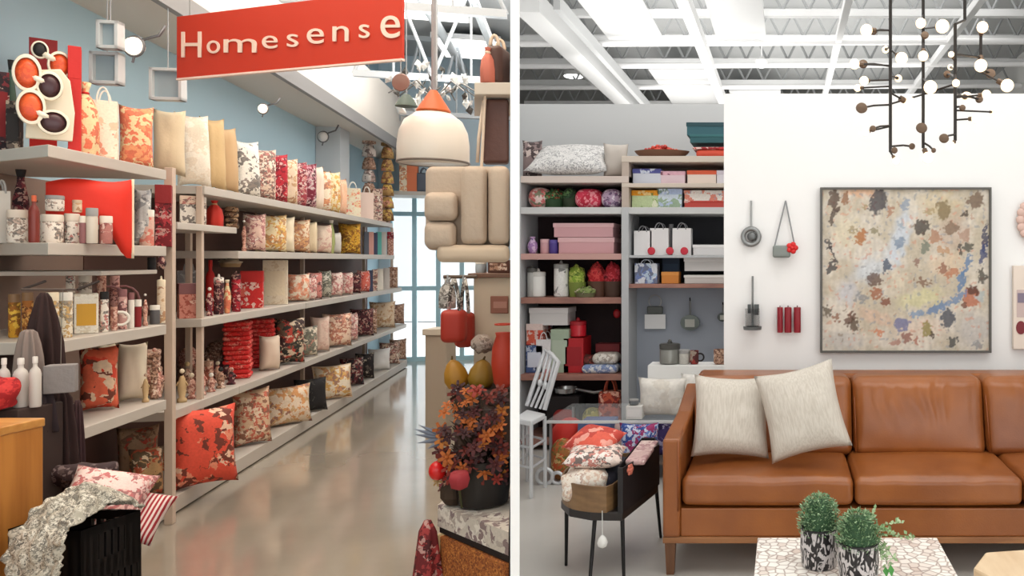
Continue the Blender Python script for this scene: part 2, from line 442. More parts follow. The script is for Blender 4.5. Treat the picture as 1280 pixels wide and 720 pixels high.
    if kind == 'vase':
        r = W/2
        t = thing('vase', label, cat, loc, rz, group)
        G().lathe([(r*.6,0),(r*.7,.01),(r,H*.35),(r*.9,H*.6),(r*.45,H*.82),(r*.42,H*.9)], 20).obj('body', m0, t, smooth='all')
        G().lathe([(r*.42,H*.9),(r*.55,H*.96),(r*.6,H),(r*.5,H)], 20).obj('rim', m1, t, smooth='all'); return t
    if kind == 'figurine':
        t = thing('figurine', label, cat, loc, rz, group); r = W/2
        G().lathe([(r*.75,0),(r*.75,H*.08),(r*.45,H*.12),(r*.7,H*.35),(r*.5,H*.58),(r*.25,H*.66)], 14).obj('body', m0, t, smooth='all')
        G().sphere(r*.42, (0,0,H*.78), 12, sz=1.1).obj('head', m1, t, smooth='all')
        for s in (-1,1): G().tube([(s*r*.5,0,H*.52),(s*r*.85,-r*.3,H*.42),(s*r*.6,-r*.6,H*.5)], r*.15, 6, r*.1).obj('arm', m0, t, smooth='all')
        return t
    if kind == 'mug':
        t = thing('mug', label, cat, loc, rz, group); r = W/2*.85
        G().lathe([(r*.8,0),(r,.01),(r,H),(r*.9,H),(r*.88,H*.2),(r*.1,H*.15)], 18).obj('body', m0, t, smooth=True)
        G().ring(H*.28, .006, (r+.01,0,H*.5), 14, 6, 'y').obj('handle', m1, t, smooth='all'); return t
    if kind == 'blanket':
        t = thing('folded_blanket', label, cat, loc, rz, group); n = max(2, round(H/.035)); h = H/n
        for i in range(n):
            G().soft(-W/2+rnd.uniform(0,.01),W/2-rnd.uniform(0,.01),-T/2,T/2,i*h+.001,(i+1)*h-.001,r=h*.45,n=4).obj('fold', m0, t, smooth='all')
        return t
    if kind == 'towel':
        return tag(G().soft(-W/2,W/2,-T/2,T/2,0,H,r=H*.45,bz=.004,n=5).obj('folded_towel', m0, smooth='all'), label, cat, group, loc=loc, rz=rz)
    if kind == 'basket':
        t = thing('basket', label, cat, loc, rz, group); r = W/2
        G().lathe([(r*.85,0),(r,H*.5),(r*1.03,H*.55),(r*.96,H*.55),(r*.9,H*.4),(r*.1,H*.38)], 22, sy=T/W).obj('body', m0, t, smooth=True)
        g = G().sphere(r*.95, (0,0,H*.7), 22, sy=T/W, sz=max(.35,H*.5/r))
        for v in g.v:
            v += (v-Vector((0,0,H*.7))).normalized()*noise.noise(v*70+Vector((sd,0,0)))*r*.45
        g.obj('filling', m1, t, smooth='all'); return t
    raise ValueError(kind)
CAT = dict(cushion='cushion', canister='canister', jar='jar', candle_jar='jar', bottle='bottle', gift_box='box', box='box', shopping_bag='bag', tote_bag='bag',
           cloth_bag='bag', book='book', vase='vase', figurine='figurine', mug='mug', blanket='blanket', towel='towel', basket='basket')
WORD = dict(cushion='cushion', canister='canister', jar='lidded jar', candle_jar='candle jar', bottle='bottle', gift_box='gift box', box='box', shopping_bag='gift bag', tote_bag='tote bag',
           cloth_bag='cloth bag', book='book', vase='vase', figurine='figurine', mug='mug', blanket='folded blanket', towel='folded towel', basket='basket')
DEP = dict(cushion=.13, canister=0, jar=0, candle_jar=0, bottle=0, gift_box=.16, box=.16, shopping_bag=.1, tote_bag=.1, cloth_bag=.12, book=.03, vase=0, figurine=0, mug=0, blanket=.26, towel=.2, basket=.2)

# ---------------------------------------------------------------- aisle shelving
shelfm = mat('#c4bcb2', .5, vary=.04, vscale=9)
def shelfboard(poly, z, parent, th=.05, name='shelf_board', m=None):
    g = G(); g.prism(poly, z-th, z); o = g.obj(name, m or shelfm, parent, bevel=.003); return o
def vp(v, px, dv=0):
    Y = yaisle(v, px); x = (px-CX)/F*Y; return (x, Y)
def wallpt(px, v=-2.64): return vp(v, px)
NV, FV = -2.03, -2.18
def u_of(v, px):
    x, Y = vp(v, px); return -x*SA+Y*CA
un0, un1 = u_of(NV,60), u_of(NV,208)
uf1 = u_of(FV, 507)
near = thing('shelving_bay', 'cream metal shelving bay with an upright post, nearest the wooden counter', 'shelving', (0,0,0))
far = thing('shelving_bay', 'long cream shelving run with five boards down the blue wall', 'shelving', (0,0,0))
def P2(v,u): q = L(v,u); return (q.x,q.y)
endL = ((0-90-CX)/F*3.75, 3.75)
bk = P2(-2.64, un0+.75)
NP = [P2(NV,un1), P2(-2.64,un1), P2(-2.64,un0+.55), endL, (-.985*3.35,3.35), P2(NV,un0)]
for z in (1.89, 1.50): shelfboard(NP, z, near)
for z, px in ((1.10,72),(.715,103)):
    ua = u_of(NV, px); shelfboard([P2(NV,un1),P2(-2.64,un1),P2(-2.64,ua),P2(NV,ua)], z, near)
ub = u_of(NV,150); shelfboard([P2(FV,u_of(FV,212)),P2(-2.64,u_of(FV,212)),P2(-2.64,ub-.3),P2(FV,ub-.3)], .10, near, .09)
shelfboard([P2(NV-.04,un1),P2(-2.64,un1),P2(-2.64,un1-.5),P2(NV-.04,un1-.5)], 1.38, near, .02, 'half_board')
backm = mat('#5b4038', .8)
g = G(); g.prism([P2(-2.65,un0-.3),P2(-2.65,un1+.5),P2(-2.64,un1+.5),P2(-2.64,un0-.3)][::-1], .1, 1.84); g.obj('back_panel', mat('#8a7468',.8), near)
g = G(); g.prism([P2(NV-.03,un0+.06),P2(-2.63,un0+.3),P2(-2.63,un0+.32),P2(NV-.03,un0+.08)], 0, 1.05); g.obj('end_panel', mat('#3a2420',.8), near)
postm = mat('#cdb8a6', .5)
def post(px, v, z1, parent, w=.032, z0=0):
    x, Y = vp(v, px); g = G(); g.box(-w/2,w/2,-w/2,w/2,z0,z1); o = g.obj('upright_post', postm, parent, bevel=.003); o.location = (x,Y,0); o.rotation_euler[2] = ANG; return o
post(212.5, NV-.10, 1.93, near, .04)
uf0 = u_of(FV, 214)
SH = dict(F1=1.88, F2=1.49, F3=1.075, F4=.585, F5=.10)
def farboard(px0, px1, z, th=.05, v=FV):
    ua, ub = u_of(v,px0), u_of(v,px1); shelfboard([P2(v,ub),P2(-2.64,ub),P2(-2.64,ua),P2(v,ua)], z, far, th)
farboard(256, 491, 1.88); farboard(298, 493, 1.49); farboard(222, 296, 1.645, .04); farboard(252, 382, 1.075); farboard(382.5, 502, 1.075)
farboard(214, 299, .585); farboard(299.5, 508, .585); farboard(214, 509, .10, .09)
post(250, FV-.03, 1.88, far); post(236, FV-.3, 1.88, far)
for px in (378, 455, 490): post(px, FV-.3, 1.88, far)
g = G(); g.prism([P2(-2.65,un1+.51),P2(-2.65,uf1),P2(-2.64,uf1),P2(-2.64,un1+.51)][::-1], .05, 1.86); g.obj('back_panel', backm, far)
g = G(); g.prism([P2(-2.62,uf0+.1),P2(FV-.03,uf0+.1),P2(FV-.03,uf0+.12),P2(-2.62,uf0+.12)], .1, .5)

# palettes
CR, WH, TAN = '#efdcc0', '#f6efe4', '#d9bd94'
fl_red = pat(CR, ['#d8503c','#c03028','#e89068','#b06a48'], 20, .5)
fl_cor = pat('#f0d8a8', ['#e8553a','#d8402c','#f09060'], 16, .62)
fl_pnk = pat('#f3dfd4', ['#d8807c','#b04a50','#e8b0a0','#7a4038'], 26, .6)
fl_blk = pat('#f2ece2', ['#2a2426','#4a3c3c','#6a5850'], 17, .38)
fl_mix = pat('#e6cdb8', ['#6b2c34','#a84848','#2e2a34','#f4e8da'], 24, .65)
fl_drk = pat('#5c2730', ['#2a1a20','#d0a898','#8c3a40','#1d171c'], 24, .7)
fl_bge = pat('#ead4b8', ['#c89868','#b07a50','#f2e6d2'], 16, .5)
fl_yel = pat('#f0dfb6', ['#e0b040','#d88828','#f6efdc','#a86830'], 18, .6)
fl_gld = pat('#d8a030', ['#8a4a20','#f0c850','#5a3418'], 20, .6)
fl_org = pat('#f2e2c8', ['#d87838','#e8a060','#a84e30'], 20, .5)
plain_bge, plain_cr, plain_wh, plain_tan = mat('#e2cfae',.85,bump=.2), mat('#eee0c4',.85,bump=.2), mat('#f2ede2',.85,bump=.2), mat('#cdb083',.85,bump=.2)
redm, dredm, corm, blkm = mat('#c8201c',.6,bump=.1), mat('#8c1c20',.7,bump=.1), mat('#e8402c',.6,bump=.1), mat('#1f1b1c',.7)
pinkm, mauve = mat('#dba79c',.7), mat('#8f5f60',.7)
tealm, greym, slate = mat('#5fb3ac',.6), mat('#9c9a98',.7), mat('#545a66',.7)
fl_tin = pat('#efe6da', ['#7d6658','#b89a88','#3c3230'], 45, .4)
fl_tin2 = pat('#f1e9de', ['#2c2626','#c04a44','#8a7060'], 40, .42)
fl_gld2 = pat('#f2e8d4', ['#c8962e','#6a4a20','#8c8070'], 38, .5)
brn_mix = pat('#b89078', ['#5c3a30','#d9b8a0','#8c5a4c','#efdccb'], 30, .75)
pnk_mix = pat('#d9a894', ['#8c4840','#f0d0c0','#b86858'], 34, .7)
red_tex = pat('#e02a2a', ['#f25a50','#b81a20','#f8a090'], 34, .55)
blk_txt = pat('#1f1a1c', ['#6c6058','#3a3432','#c8b8a4'], 22, .35)
blk_red = pat('#2c2026', ['#8a3038','#d8c0b0','#4a3038'], 22, .5)
rose = pat('#c02838', ['#7a1424','#e8c0b8','#3c1c26'], 26, .55)
coralbig = pat('#e4543e', ['#1f2a22','#f0a080','#f4ddc0','#2c3028'], 11, .5)
LOOKS = {}
ROWS = {}
GAPS = {1.5:.34, 1.1:.35, .715:.335, .1:.43, 1.075:.365, 1.49:.34, .585:.44, 1.645:.185}
def S(row, z, v, kind, x0, x1, yt, look, m, Y=None, T=None, lab=None, back=0, rise=0, lean=0, turn=None, free=False, wide=None):
    """stands one article on a shelf board of the aisle"""
    t1 = (x1-CX)/F
    if Y is None:
        fr_ = .55 if (kind == 'cushion' and row in ('bottom long shelf','fourth long shelf') and x1-x0 > 28) else (.8 if kind == 'cushion' and 'long' in row else 1)
        Y = yaisle(v-.03-back, x0+(x1-x0)*fr_)
    cth = 1/math.hypot(1, ((x0+x1)/2-CX)/F); W = (x1-x0)*Y/F*cth; d = DEP[kind] if T is None else T
    if turn is None: turn = .4 if (kind == 'cushion' and 'long' in row) else 0
    if wide is None: wide = 1.18 if (kind == 'cushion' and 'long' in row) else 1
    W *= wide/math.cos(turn)
    if DEP[kind] == 0: d = W
    if kind in ('blanket','towel','basket','gift_box','box'): d = min(d, .3)
    Yc = Y+d/2; t = ((x0+x1)/2-CX)/F
    H = CAMH+(HZ-yt)*Y/F-z-rise
    if H < .02: H = .02
    gap = GAPS.get(round(z,3))
    if gap and not free: H = min(H, gap-rise-.012)
    for _ in range(80):                         # keep clear of the wall behind
        vv = Yc*(t*CA+SA); ext = (W/2*abs(math.cos(math.atan(-t)+turn-ANG))+d/2*abs(math.sin(math.atan(-t)+turn-ANG)))
        if vv-ext > -2.63: break
        Yc *= .996; W *= .998
    ROWS.setdefault(row, []).append(dict(kind=kind, W=W, H=H, m=m, T=d, loc=(t*Yc, Yc, z+rise+.001), rz=math.atan(-t)+turn+random.uniform(-.1,.1), look=look, px=(x0+x1)/2, lab=lab, lean=lean))
def flush():
    for row, its in ROWS.items():
        its.sort(key=lambda d: d['px'])
        cnt = {}
        for d in its: cnt[(d['look'],d['kind'])] = cnt.get((d['look'],d['kind']),0)+1
        seen = {}
        for d in its:
            key = (d['look'],d['kind']); seen[key] = seen.get(key,0)+1
            lab = d['lab']
            if not lab:
                if cnt[key] == 1: lab = f"{d['look']} {WORD[d['kind']]} on the {row}"
                else: lab = f"{d['look']} {WORD[d['kind']]} on the {row}, {ORD[seen[key]-1]} such from the camera"
            t = mk(d['kind'], d['W'], d['H'], d['m'], d['T'], (lab, CAT[d['kind']], d['loc'], d['rz'], 'goods on the '+row))
            if d['lean']: t.rotation_euler = (d['lean'], 0, d['rz'])
# ---------------------------------------------------------------- goods on the aisle shelving
def row(name, z, v, lst):
    for e in lst:
        kind, x0, x1, yt, look, m = e[:6]; kw = e[6] if len(e) > 6 else {}
        S(name, z, v, kind, x0, x1, yt, look, m, **kw)
C_ = 'cushion'
row('top near shelf', 1.89, NV, [
 ('cloth_bag', 88,124,100,'coral and yellow floral',[fl_cor,redm]),
 ('shopping_bag', 112,148,106,'tall cream flower printed',[pat('#f6efdc',['#f0c8a8','#e88868'],14,.25),plain_wh]),
 (C_, 148,193,130,'cream cushion cover with scattered red blossoms, a',[fl_cor],dict(T=.1)),
 (C_, 190,233,134,'plain beige linen',[plain_bge]),
 ('gift_box', 36,72,47,'dark red lidded',[redm,dredm],dict(back=.3,Y=3.75)),
 ('gift_box', 85,102,57,'tall narrow bright red',[redm,redm],dict(Y=3.5,T=.08)),
 ('figurine', 82,94,40,'small red and white',[redm,plain_wh],dict(Y=3.72)),
 ('box', -12,12,88,'black floral printed',[blk_red,dredm],dict(Y=3.42)),
 ('box', 10,27,125,'small black patterned',[blk_txt,blkm],dict(Y=3.38)),
 ('vase', 6,22,74,'green and black',[mat('#3c5a4c',.5),blkm],dict(Y=3.62)),
])
row('second near shelf', 1.50, NV, [
 ('canister', 56,81,244,'grey lidded upper tin stacked as a',[fl_tin,greym],dict(rise=.135)),
 ('candle_jar', 90,103,250,'small tan lidded upper',[fl_bge,mat('#d8c0a0',.5)],dict(rise=.135)),
 ('figurine', 40,52,236,'brown',[fl_drk,brn_mix],dict(Y=3.42)),
 ('shopping_bag', -10,12,222,'tall grey white paper',[mat('#c9c4bc',.8),greym],dict(Y=3.3)),
 ('vase', 14,38,205,'dark brown flowered',[fl_drk,blkm],dict(Y=3.5)),
 ('canister', 8,36,262,'white floral tin',[fl_tin,mat('#d8cabb',.5)],dict(Y=3.28)),
 ('bottle', 35,50,244,'brown glass bottle with an orange cap, a',[mat('#7a2c22',.3),mat('#d8643c',.4)],dict(Y=3.26)),
 ('canister', 50,80,268,'wide cream floral tin',[fl_tin,mat('#e6dccd',.5)]),
 ('canister', 80,100,267,'white tin with dark and red flowers, a',[fl_tin2,mat('#e6dccd',.5)],dict(back=-.01)),
 ('candle_jar', 99,108,270,'narrow mauve',[mauve,mat('#e6dccd',.5)],dict(Y=3.40)),
 ('candle_jar', 107,123,260,'pale ribbed glass',[mat('#d5cabb',.25),greym],dict(Y=3.41)),
 ('candle_jar', 124,141,270,'pink labelled',[pat('#b87870',['#e8d0c4','#8a4a48'],20,.4),mat('#e8dccf',.5)],dict(Y=3.46)),
 (C_, 166,190,234,'grey white patterned',[pat('#c8c6c4',['#8a8c90','#e8e6e2','#5c5c60'],20,.5)]),
 ('candle_jar', 174,193,262,'pink and coral',[pat('#e0b8a8',['#e07060','#f0dcc8'],14,.5),plain_wh]),
 ('gift_box', 195,216,228,'deep red flower printed',[pat('#7c1c24',['#c84048','#3c1418','#d8a8a0'],22,.5),dredm]),
])
row('third near shelf', 1.10, NV, [
 ('canister', 10,26,368,'brown and gold flowered tin',[fl_gld,mat('#8a6a4a',.5)],dict(Y=3.38)),
 ('canister', 27,42,366,'amber flowered tin',[pat('#a8682c',['#e0b060','#5a3018','#c88848'],30,.6),mat('#8a6a4a',.5)],dict(Y=3.38)),
 ('canister', 57,74,366,'yellow blossom tin',[fl_gld2,plain_cr]),
 ('canister', 74,91,366,'white and gold blossom tin',[fl_gld2,plain_wh]),
 ('box', 92,123,368,'cream box with a gold band, a',[pat('#f1eadb',['#d8cab0'],30,.2),mat('#d8a028',.5)]),
 ('candle_jar', 125,136,365,'black and cream patterned',[fl_tin2,blkm]),
 ('mug', 137,148,384,'pink printed',[pnk_mix,plain_wh]),
 ('candle_jar', 147,159,362,'pink and plum patterned',[pat('#d8a8a0',['#5c2030','#f0e0d4'],34,.5),mauve]),
 ('candle_jar', 160,168,366,'slim white',[plain_wh,mauve]),
 ('candle_jar', 167,177,375,'dark cherry',[dredm,plain_wh]),
 ('figurine', 177,186,358,'pale pink and white',[pnk_mix,plain_wh]),
 ('candle_jar', 187,200,382,'small grey and white',[mat('#5c5a5c',.5),plain_wh]),
 ('jar', 82,94,345,'stacked pale floral tin, high behind:',[fl_tin,fl_tin2],dict(back=.22,rise=.0)),
 ('canister', 98,115,344,'tall white floral tin, standing behind a',[fl_tin,plain_wh],dict(back=.25)),
 ('mug', 120,134,345,'tall rose patterned',[pnk_mix,mauve],dict(back=.25)),
 ('mug', 136,151,345,'tall rose and plum checked',[pat('#d8a8a0',['#5c2030','#c08070'],28,.5),mauve],dict(back=.25)),
 ('jar', 196,207,350,'cream and brown',[fl_bge,plain_cr]),
])
row('half shelf by the post', 1.38, NV, [
 ('candle_jar', 184,195,322,'black glass',[blkm,blkm]),
 ('vase', 196,208,318,'dark plum',[fl_drk,dredm]),
])
row('lower near shelf', .715, NV, [
 ('figurine', 190,204,452,'rose and cream',[pnk_mix,plain_cr]),
 ('basket', 176,206,470,'low brown and cream',[brn_mix,pnk_mix],dict(back=.02)),
 (C_, 98,150,434,'coral, cream and black floral',[pat('#f07050',['#efe0c0','#2c2624','#e8402c'],9,.5)],dict(T=.14,lean=-.12)),
 (C_, 122,146,430,'cream round edged',[plain_cr],dict(back=.16)),
 (C_, 146,186,430,'plain ivory upright',[mat('#ede0c8',.85)],dict(lean=-.12)),
 ('blanket', 172,203,442,'brown and cream knitted',[brn_mix],dict(back=.14)),
 ('figurine', 186,200,420,'brown and pink',[brn_mix,pnk_mix]),
 ('figurine', 176,188,460,'small tan',[plain_tan,brn_mix]),
])
row('low deck of the near bay', .10, FV, [
 (C_, 145,200,536,'round shouldered tan and red',[pat('#c8a888',['#a88868','#d83c30','#7a5a48'],14,.45)],dict(T=.16,back=.12)),
 (C_, 160,206,562,'black, cream and red floral',[pat('#c8a070',['#2a2826','#c8402c','#f0dcc0','#3c3c38'],12,.7)],dict(T=.12)),
 ('blanket', 200,222,560,'red and tan',[fl_cor],dict(back=.3)),
])
row('top long shelf', 1.88, FV, [
 (C_, 225,262,138,'wide pale ivory',[pat('#f0e6d6',['#e2d2bc'],18,.4)],dict(T=.14,lean=-.1)),
 (C_, 255,281,143,'folded tan sided',[plain_tan],dict(lean=-.1)),
 (C_, 271,297,155,'soft camel',[mat('#c8a880',.85)],dict(lean=-.1)),
 (C_, 294,324,173,'white and black blossom',[fl_blk],dict(lean=-.08)),
 (C_, 314,343,184,'cream, red and black',[fl_mix]),
 (C_, 330,358,190,'dark rose and white',[rose]),
 (C_, 345,370,196,'pale cream flowered',[fl_bge]),
 (C_, 358,382,200,'crimson patterned',[pat('#a8404c',['#e8d0c8','#5c1c2c','#d89088'],26,.6)]),
 (C_, 370,394,202,'plum and pink patterned',[pat('#7c2438',['#d8a0a8','#e8dcd4','#3c1420'],26,.6)]),
 (C_, 388,403,206,'pale blush',[mat('#f0dcc8',.85)]),
 (C_, 397,412,212,'orange rose',[fl_org]),
 (C_, 405,424,213,'yellow blossom',[fl_yel]),
 (C_, 420,432,222,'small orange striped',[stripes('#e8884c','#f4e4cc',60,'X')]),
 ('shopping_bag', 431,451,226,'cream bag with a red border, a',[pat('#f2e4c8',['#e8583c','#f0c898'],22,.35),plain_wh]),
 ('shopping_bag', 450,467,232,'pale pink paper',[mat('#ecd2c4',.8),plain_wh]),
 ('book', 466,478,236,'rose and white',[fl_mix],dict(T=.06)),
 ('book', 477,488,238,'pale rose',[mat('#e2c0b4',.7)],dict(T=.06)),
])
row('short shelf between the posts', 1.645, FV, [
 ('gift_box', 224,246,234,'cream and brown flower printed',[fl_blk,fl_mix]),
 ('bottle', 243,251,232,'slim red',[redm,plain_wh]),
 ('candle_jar', 249,258,238,'white and grey printed',[fl_tin,plain_wh]),
 ('cloth_bag', 257,279,244,'bright coral red',[mat('#d8382c',.7),plain_tan]),
 ('blanket', 280,300,258,'black and tan patterned',[pat('#8c6a50',['#2a2220','#d8b890'],30,.55)],dict(T=.15)),
])
row('second long shelf', 1.49, FV, [
 ('figurine', 301,309,266,'slim white and pink',[pnk_mix,plain_wh]),
 (C_, 306,330,266,'pink and plum flowered',[pat('#e8c8b8',['#a85860','#6c2c3c','#f4e8dc'],20,.55)]),
 (C_, 322,356,267,'golden cream blossom',[fl_yel],dict(T=.16)),
 (C_, 338,366,270,'cream edged',[plain_cr]),
 (C_, 352,385,273,'orange and rust flowered',[pat('#ead6b8',['#b86838','#d89858','#8c3c28'],20,.6)],dict(T=.16)),
 (C_, 378,395,276,'plain sand',[plain_bge]),
 (C_, 390,413,280,'blush round shouldered',[pat('#eed8c4',['#d8a898'],18,.3)],dict(T=.15)),
 ('vase', 409,419,275,'small green and white',[mat('#a8b070',.6),plain_wh]),
 (C_, 412,425,290,'grey white slim',[mat('#d2ccc4',.8)]),
 (C_, 425,449,277,'bright yellow and brown',[fl_gld],dict(T=.15)),
 ('book', 455,461,290,'charcoal spined',[slate],dict(T=.05)),
 ('book', 461,467,290,'pink spined',[pinkm],dict(T=.05)),
 ('book', 466,472,291,'navy spined',[mat('#3c4260',.6)],dict(T=.05)),
 ('book', 470,477,290,'turquoise',[tealm],dict(T=.05)),
 ('book', 475,483,290,'pale grey',[mat('#c8c4c0',.6)],dict(T=.05)),
 ('gift_box', 484,492,290,'pink and red',[pnk_mix,rose],dict(T=.1)),
])
row('recess under the short shelf', 1.075, FV, [
 ('gift_box', 222,247,355,'rose and cream',[pat('#d89080',['#a84838','#f0d0bc'],26,.5),mauve]),
])
row('third long shelf', 1.075, FV, [
 ('shopping_bag', 222,250,297,'tall silver grey',[pat('#b8b6b6',['#8c8a8c','#6a686c'],10,.25),greym],dict(back=.24)),
 ('bottle', 257,269,310,'tall red',[redm,redm],dict(back=.2)),
 ('basket', 274,302,290,'round tan and cream',[plain_tan,plain_cr],dict(back=.3,rise=.30)),
 ('figurine', 256,268,352,'cream and plum',[pat('#6c2434',['#e8c8b8'],26,.4),plain_wh]),
 ('jar', 267,280,347,'black and cream printed',[fl_drk,fl_tin2]),
 ('vase', 279,289,350,'coral and cream',[fl_cor,plain_cr]),
 ('jar', 289,301,343,'deep red flowered',[rose,fl_drk]),
 ('gift_box', 301,330,339,'bright red and white flowered',[pat('#d83030',['#f4e0d4','#a81c24','#e87868'],18,.55),redm],dict(T=.15)),
 ('box', 329,360,325,'tall ivory',[pat('#ecdfc8',['#d8c4a4'],30,.2),plain_cr],dict(T=.12)),
 (C_, 358,385,342,'orange and cream blossom',[pat('#f0e0cc',['#e87848','#e8a888','#c86840'],12,.5)],dict(T=.15)),
 (C_, 378,394,346,'white and rose slim',[fl_pnk]),
 (C_, 385,401,340,'rose pink and black',[pat('#d88c84',['#2c2428','#f0d8d0'],24,.45)]),
 (C_, 399,413,338,'black and white foliage',[pat('#b8b4a4',['#2c302c','#6a7060','#e8e4d8'],24,.6)]),
 (C_, 410,427,340,'pink, white and brown',[fl_pnk]),
 (C_, 424,440,340,'cream and ruby',[pat('#eed8cc',['#b83c48','#d8988c'],24,.45)]),
 (C_, 437,450,340,'plum and blush',[fl_drk]),
 (C_, 447,461,338,'coral red and white',[pat('#e07060',['#f4e0d4','#b03030'],24,.5)]),
 ('book', 460,466,338,'navy and white',[mat('#444c68',.6)],dict(T=.08)),
 ('book', 465,472,337,'red and white',[fl_mix],dict(T=.08)),
 ('book', 471,479,336,'plain white',[plain_wh],dict(T=.08)),
 ('book', 479,487,335,'grey striped',[stripes('#b8b0ac','#eee8e2',60,'X')],dict(T=.08)),
 ('book', 486,497,334,'pale brown',[brn_mix],dict(T=.08)),
])
row('middle of the fourth long shelf', .585, FV, [
 ('figurine', 226,242,446,'tan and rose',[brn_mix,plain_tan],dict(back=.13)),
 ('vase', 240,254,450,'blush flowered',[pnk_mix,mauve],dict(back=.13)),
 ('jar', 253,267,452,'terracotta patterned',[pat('#b86a54',['#e8c4ac','#7c3830'],24,.5),brn_mix],dict(back=.13)),
 ('figurine', 265,279,448,'cream and coral',[pat('#e0b49c',['#c85c4c','#f4e4d4'],24,.5),plain_cr],dict(back=.13)),
 ('vase', 277,290,452,'dark plum flowered',[fl_drk,mauve],dict(back=.13)),
])
row('fourth long shelf', .585, FV, [
 ('figurine', 219,236,454,'cream and tan',[plain_tan,plain_cr]),
 ('figurine', 231,248,462,'rose painted',[pnk_mix,plain_cr]),
 ('figurine', 243,260,450,'tall coral and pink',[pat('#c87868',['#f0d0c0','#7a3028'],30,.5),pnk_mix]),
 ('figurine', 256,272,464,'small pink and white',[pnk_mix,plain_wh]),
 ('figurine', 268,284,456,'dark brown',[brn_mix,blkm]),
 ('figurine', 281,297,458,'plum and cream',[fl_drk,pnk_mix]),
 ('basket', 222,250,440,'brown woven',[brn_mix,pnk_mix],dict(back=.26)),
 ('basket', 255,284,432,'dusky rose',[mauve,brn_mix],dict(back=.26)),
 ('blanket', 279,316,403,'bright red textured',[red_tex],dict(T=.22)),
 ('blanket', 306,345,400,'scarlet textured',[pat('#e83434',['#f87870','#c01c24'],30,.5)],dict(T=.2,back=.05)),
 (C_, 326,348,420,'cream slim',[mat('#e8d4c0',.85)]),
 (C_, 346,378,398,'black, cream and red flowered',[pat('#3c2c2c',['#e8d4b8','#c84838','#6c5c48','#1f2a24'],14,.7)],dict(T=.14)),
 (C_, 372,395,408,'white and dark green foliage',[pat('#e8dcc8',['#2c3a30','#5c6a58','#c87868'],16,.55)],dict(T=.13)),
 (C_, 390,410,396,'blush pink plain',[pat('#ecd0c0',['#e0b8a8'],16,.3)],dict(T=.14)),
 (C_, 405,438,392,'cream with rust flowers, a',[pat('#ecd0b8',['#a84838','#c87858','#5c2c28'],20,.45)],dict(T=.14)),
 (C_, 430,446,391,'rose and cream slim',[fl_pnk]),
 (C_, 440,465,386,'dark plum flowered',[fl_drk],dict(T=.14)),
 (C_, 457,470,386,'brown and blush',[brn_mix]),
 (C_, 464,492,377,'ivory and tan blossom',[fl_bge],dict(T=.14)),
 (C_, 486,504,380,'rose brown patterned',[brn_mix],dict(T=.14)),
])
row('bottom long shelf', .10, FV, [
 (C_, 214,299,512,'large coral and black floral',[coralbig],dict(T=.16,lean=-.12,free=True,Y=4.62,turn=.35,wide=1)),
 (C_, 296,338,487,'tan and red flowered',[pat('#d8b898',['#c84838','#7a3a2c','#f0dcc4'],16,.5)],dict(T=.13,lean=-.1)),
 (C_, 330,388,484,'cream with a golden blossom, a',[pat('#e8d4bc',['#d88c38','#c8a068','#8c4030','#efdcc8'],12,.55)],dict(T=.13,lean=-.1)),
 (C_, 372,407,474,'black plain',[pat('#1c1a1c',['#4c4844'],14,.2)],dict(T=.12,lean=-.1)),
 (C_, 396,437,458,'cream and yellow blossom',[pat('#f0e2cc',['#e0a830','#c87828','#8c4a28'],13,.5),mat('#d8c0a4',.8)],dict(T=.14,lean=-.1)),
 (C_, 428,453,448,'black and pink patterned',[blk_red],dict(T=.14,lean=-.08)),
 (C_, 446,466,442,'charcoal patterned',[blk_txt],dict(T=.14)),
 (C_, 462,486,436,'plain white',[mat('#eeeeee',.85)],dict(T=.12)),
 (C_, 476,498,428,'rose and cream blossom',[fl_mix],dict(T=.12)),
 (C_, 488,507,424,'brown rose patterned',[brn_mix],dict(T=.12)),
])
flush()

# row of sunglasses shapes (a tall novelty display) at the end of the top near shelf
Ys = 3.36
def sunglasses(cL, cR, rL, rR, colL, colR, lab, Y, tail=None):
    """giant pair of sunglasses; centres and radii read at distance Y"""
    pL, pR = at(*cL, Y), at(*cR, Y); mid = (pL+pR)/2
    CTH = .74; t = thing('novelty_sunglasses', lab, 'sunglasses', mid, .74, 'giant novelty sunglasses on the top near shelf')
    k = Y/F
    for p, r, c in ((pL, rL, colL), (pR, rR, colR)):
        q = p-mid; q.x *= CTH; R0_ = r[0]*k*CTH; R1_ = r[1]/r[0]/CTH; g = G(); prof = [(.02,-.008),(R0_*1.2,-.008),(R0_*1.26,0),(R0_*1.2,.008),(R0_*1.0,.01),(R0_*.98,.003),(.02,.003)]
        g.lathe(prof, 28, sy=R1_); g.move(Matrix.Translation(q) @ Matrix.Rotation(math.pi/2, 4, 'X'))
        fr_ = g.obj('rim', mat('#efe6d2',.4), t, smooth=True)
        g = G(); g.lathe([(.01,.004),(R0_*.99,.004),(R0_*.6,.012),(.01,.015)], 28, sy=R1_); g.move(Matrix.Translation(q) @ Matrix.Rotation(math.pi/2, 4, 'X'))
        g.obj('lens', c, t, smooth='all', lab='orange lens' if c is lens_o else 'dark brown lens')
    g = G().tube([Vector(((pL-mid).x*.45,0,(pL-mid).z*.45)), Vector((0,-.002,.0)), Vector(((pR-mid).x*.45,0,(pR-mid).z*.45))], .013, 8); g.obj('bridge', mat('#efe6d2',.4), t, smooth='all')
    return t
lens_o = pat('#e8602c', ['#d84a24'], 20, .35, rough=.35); lens_d = mat('#43242a', .3)
sunglasses((34,93),(62,106),(15,19),(14,15),lens_o,lens_d,'giant white novelty sunglasses, middle of three, one lens orange and one brown',Ys)
sunglasses((39,135),(67,152),(15,18),(17,13),lens_o,lens_d,'giant white novelty sunglasses, lowest of three, standing on the shelf board',Ys)
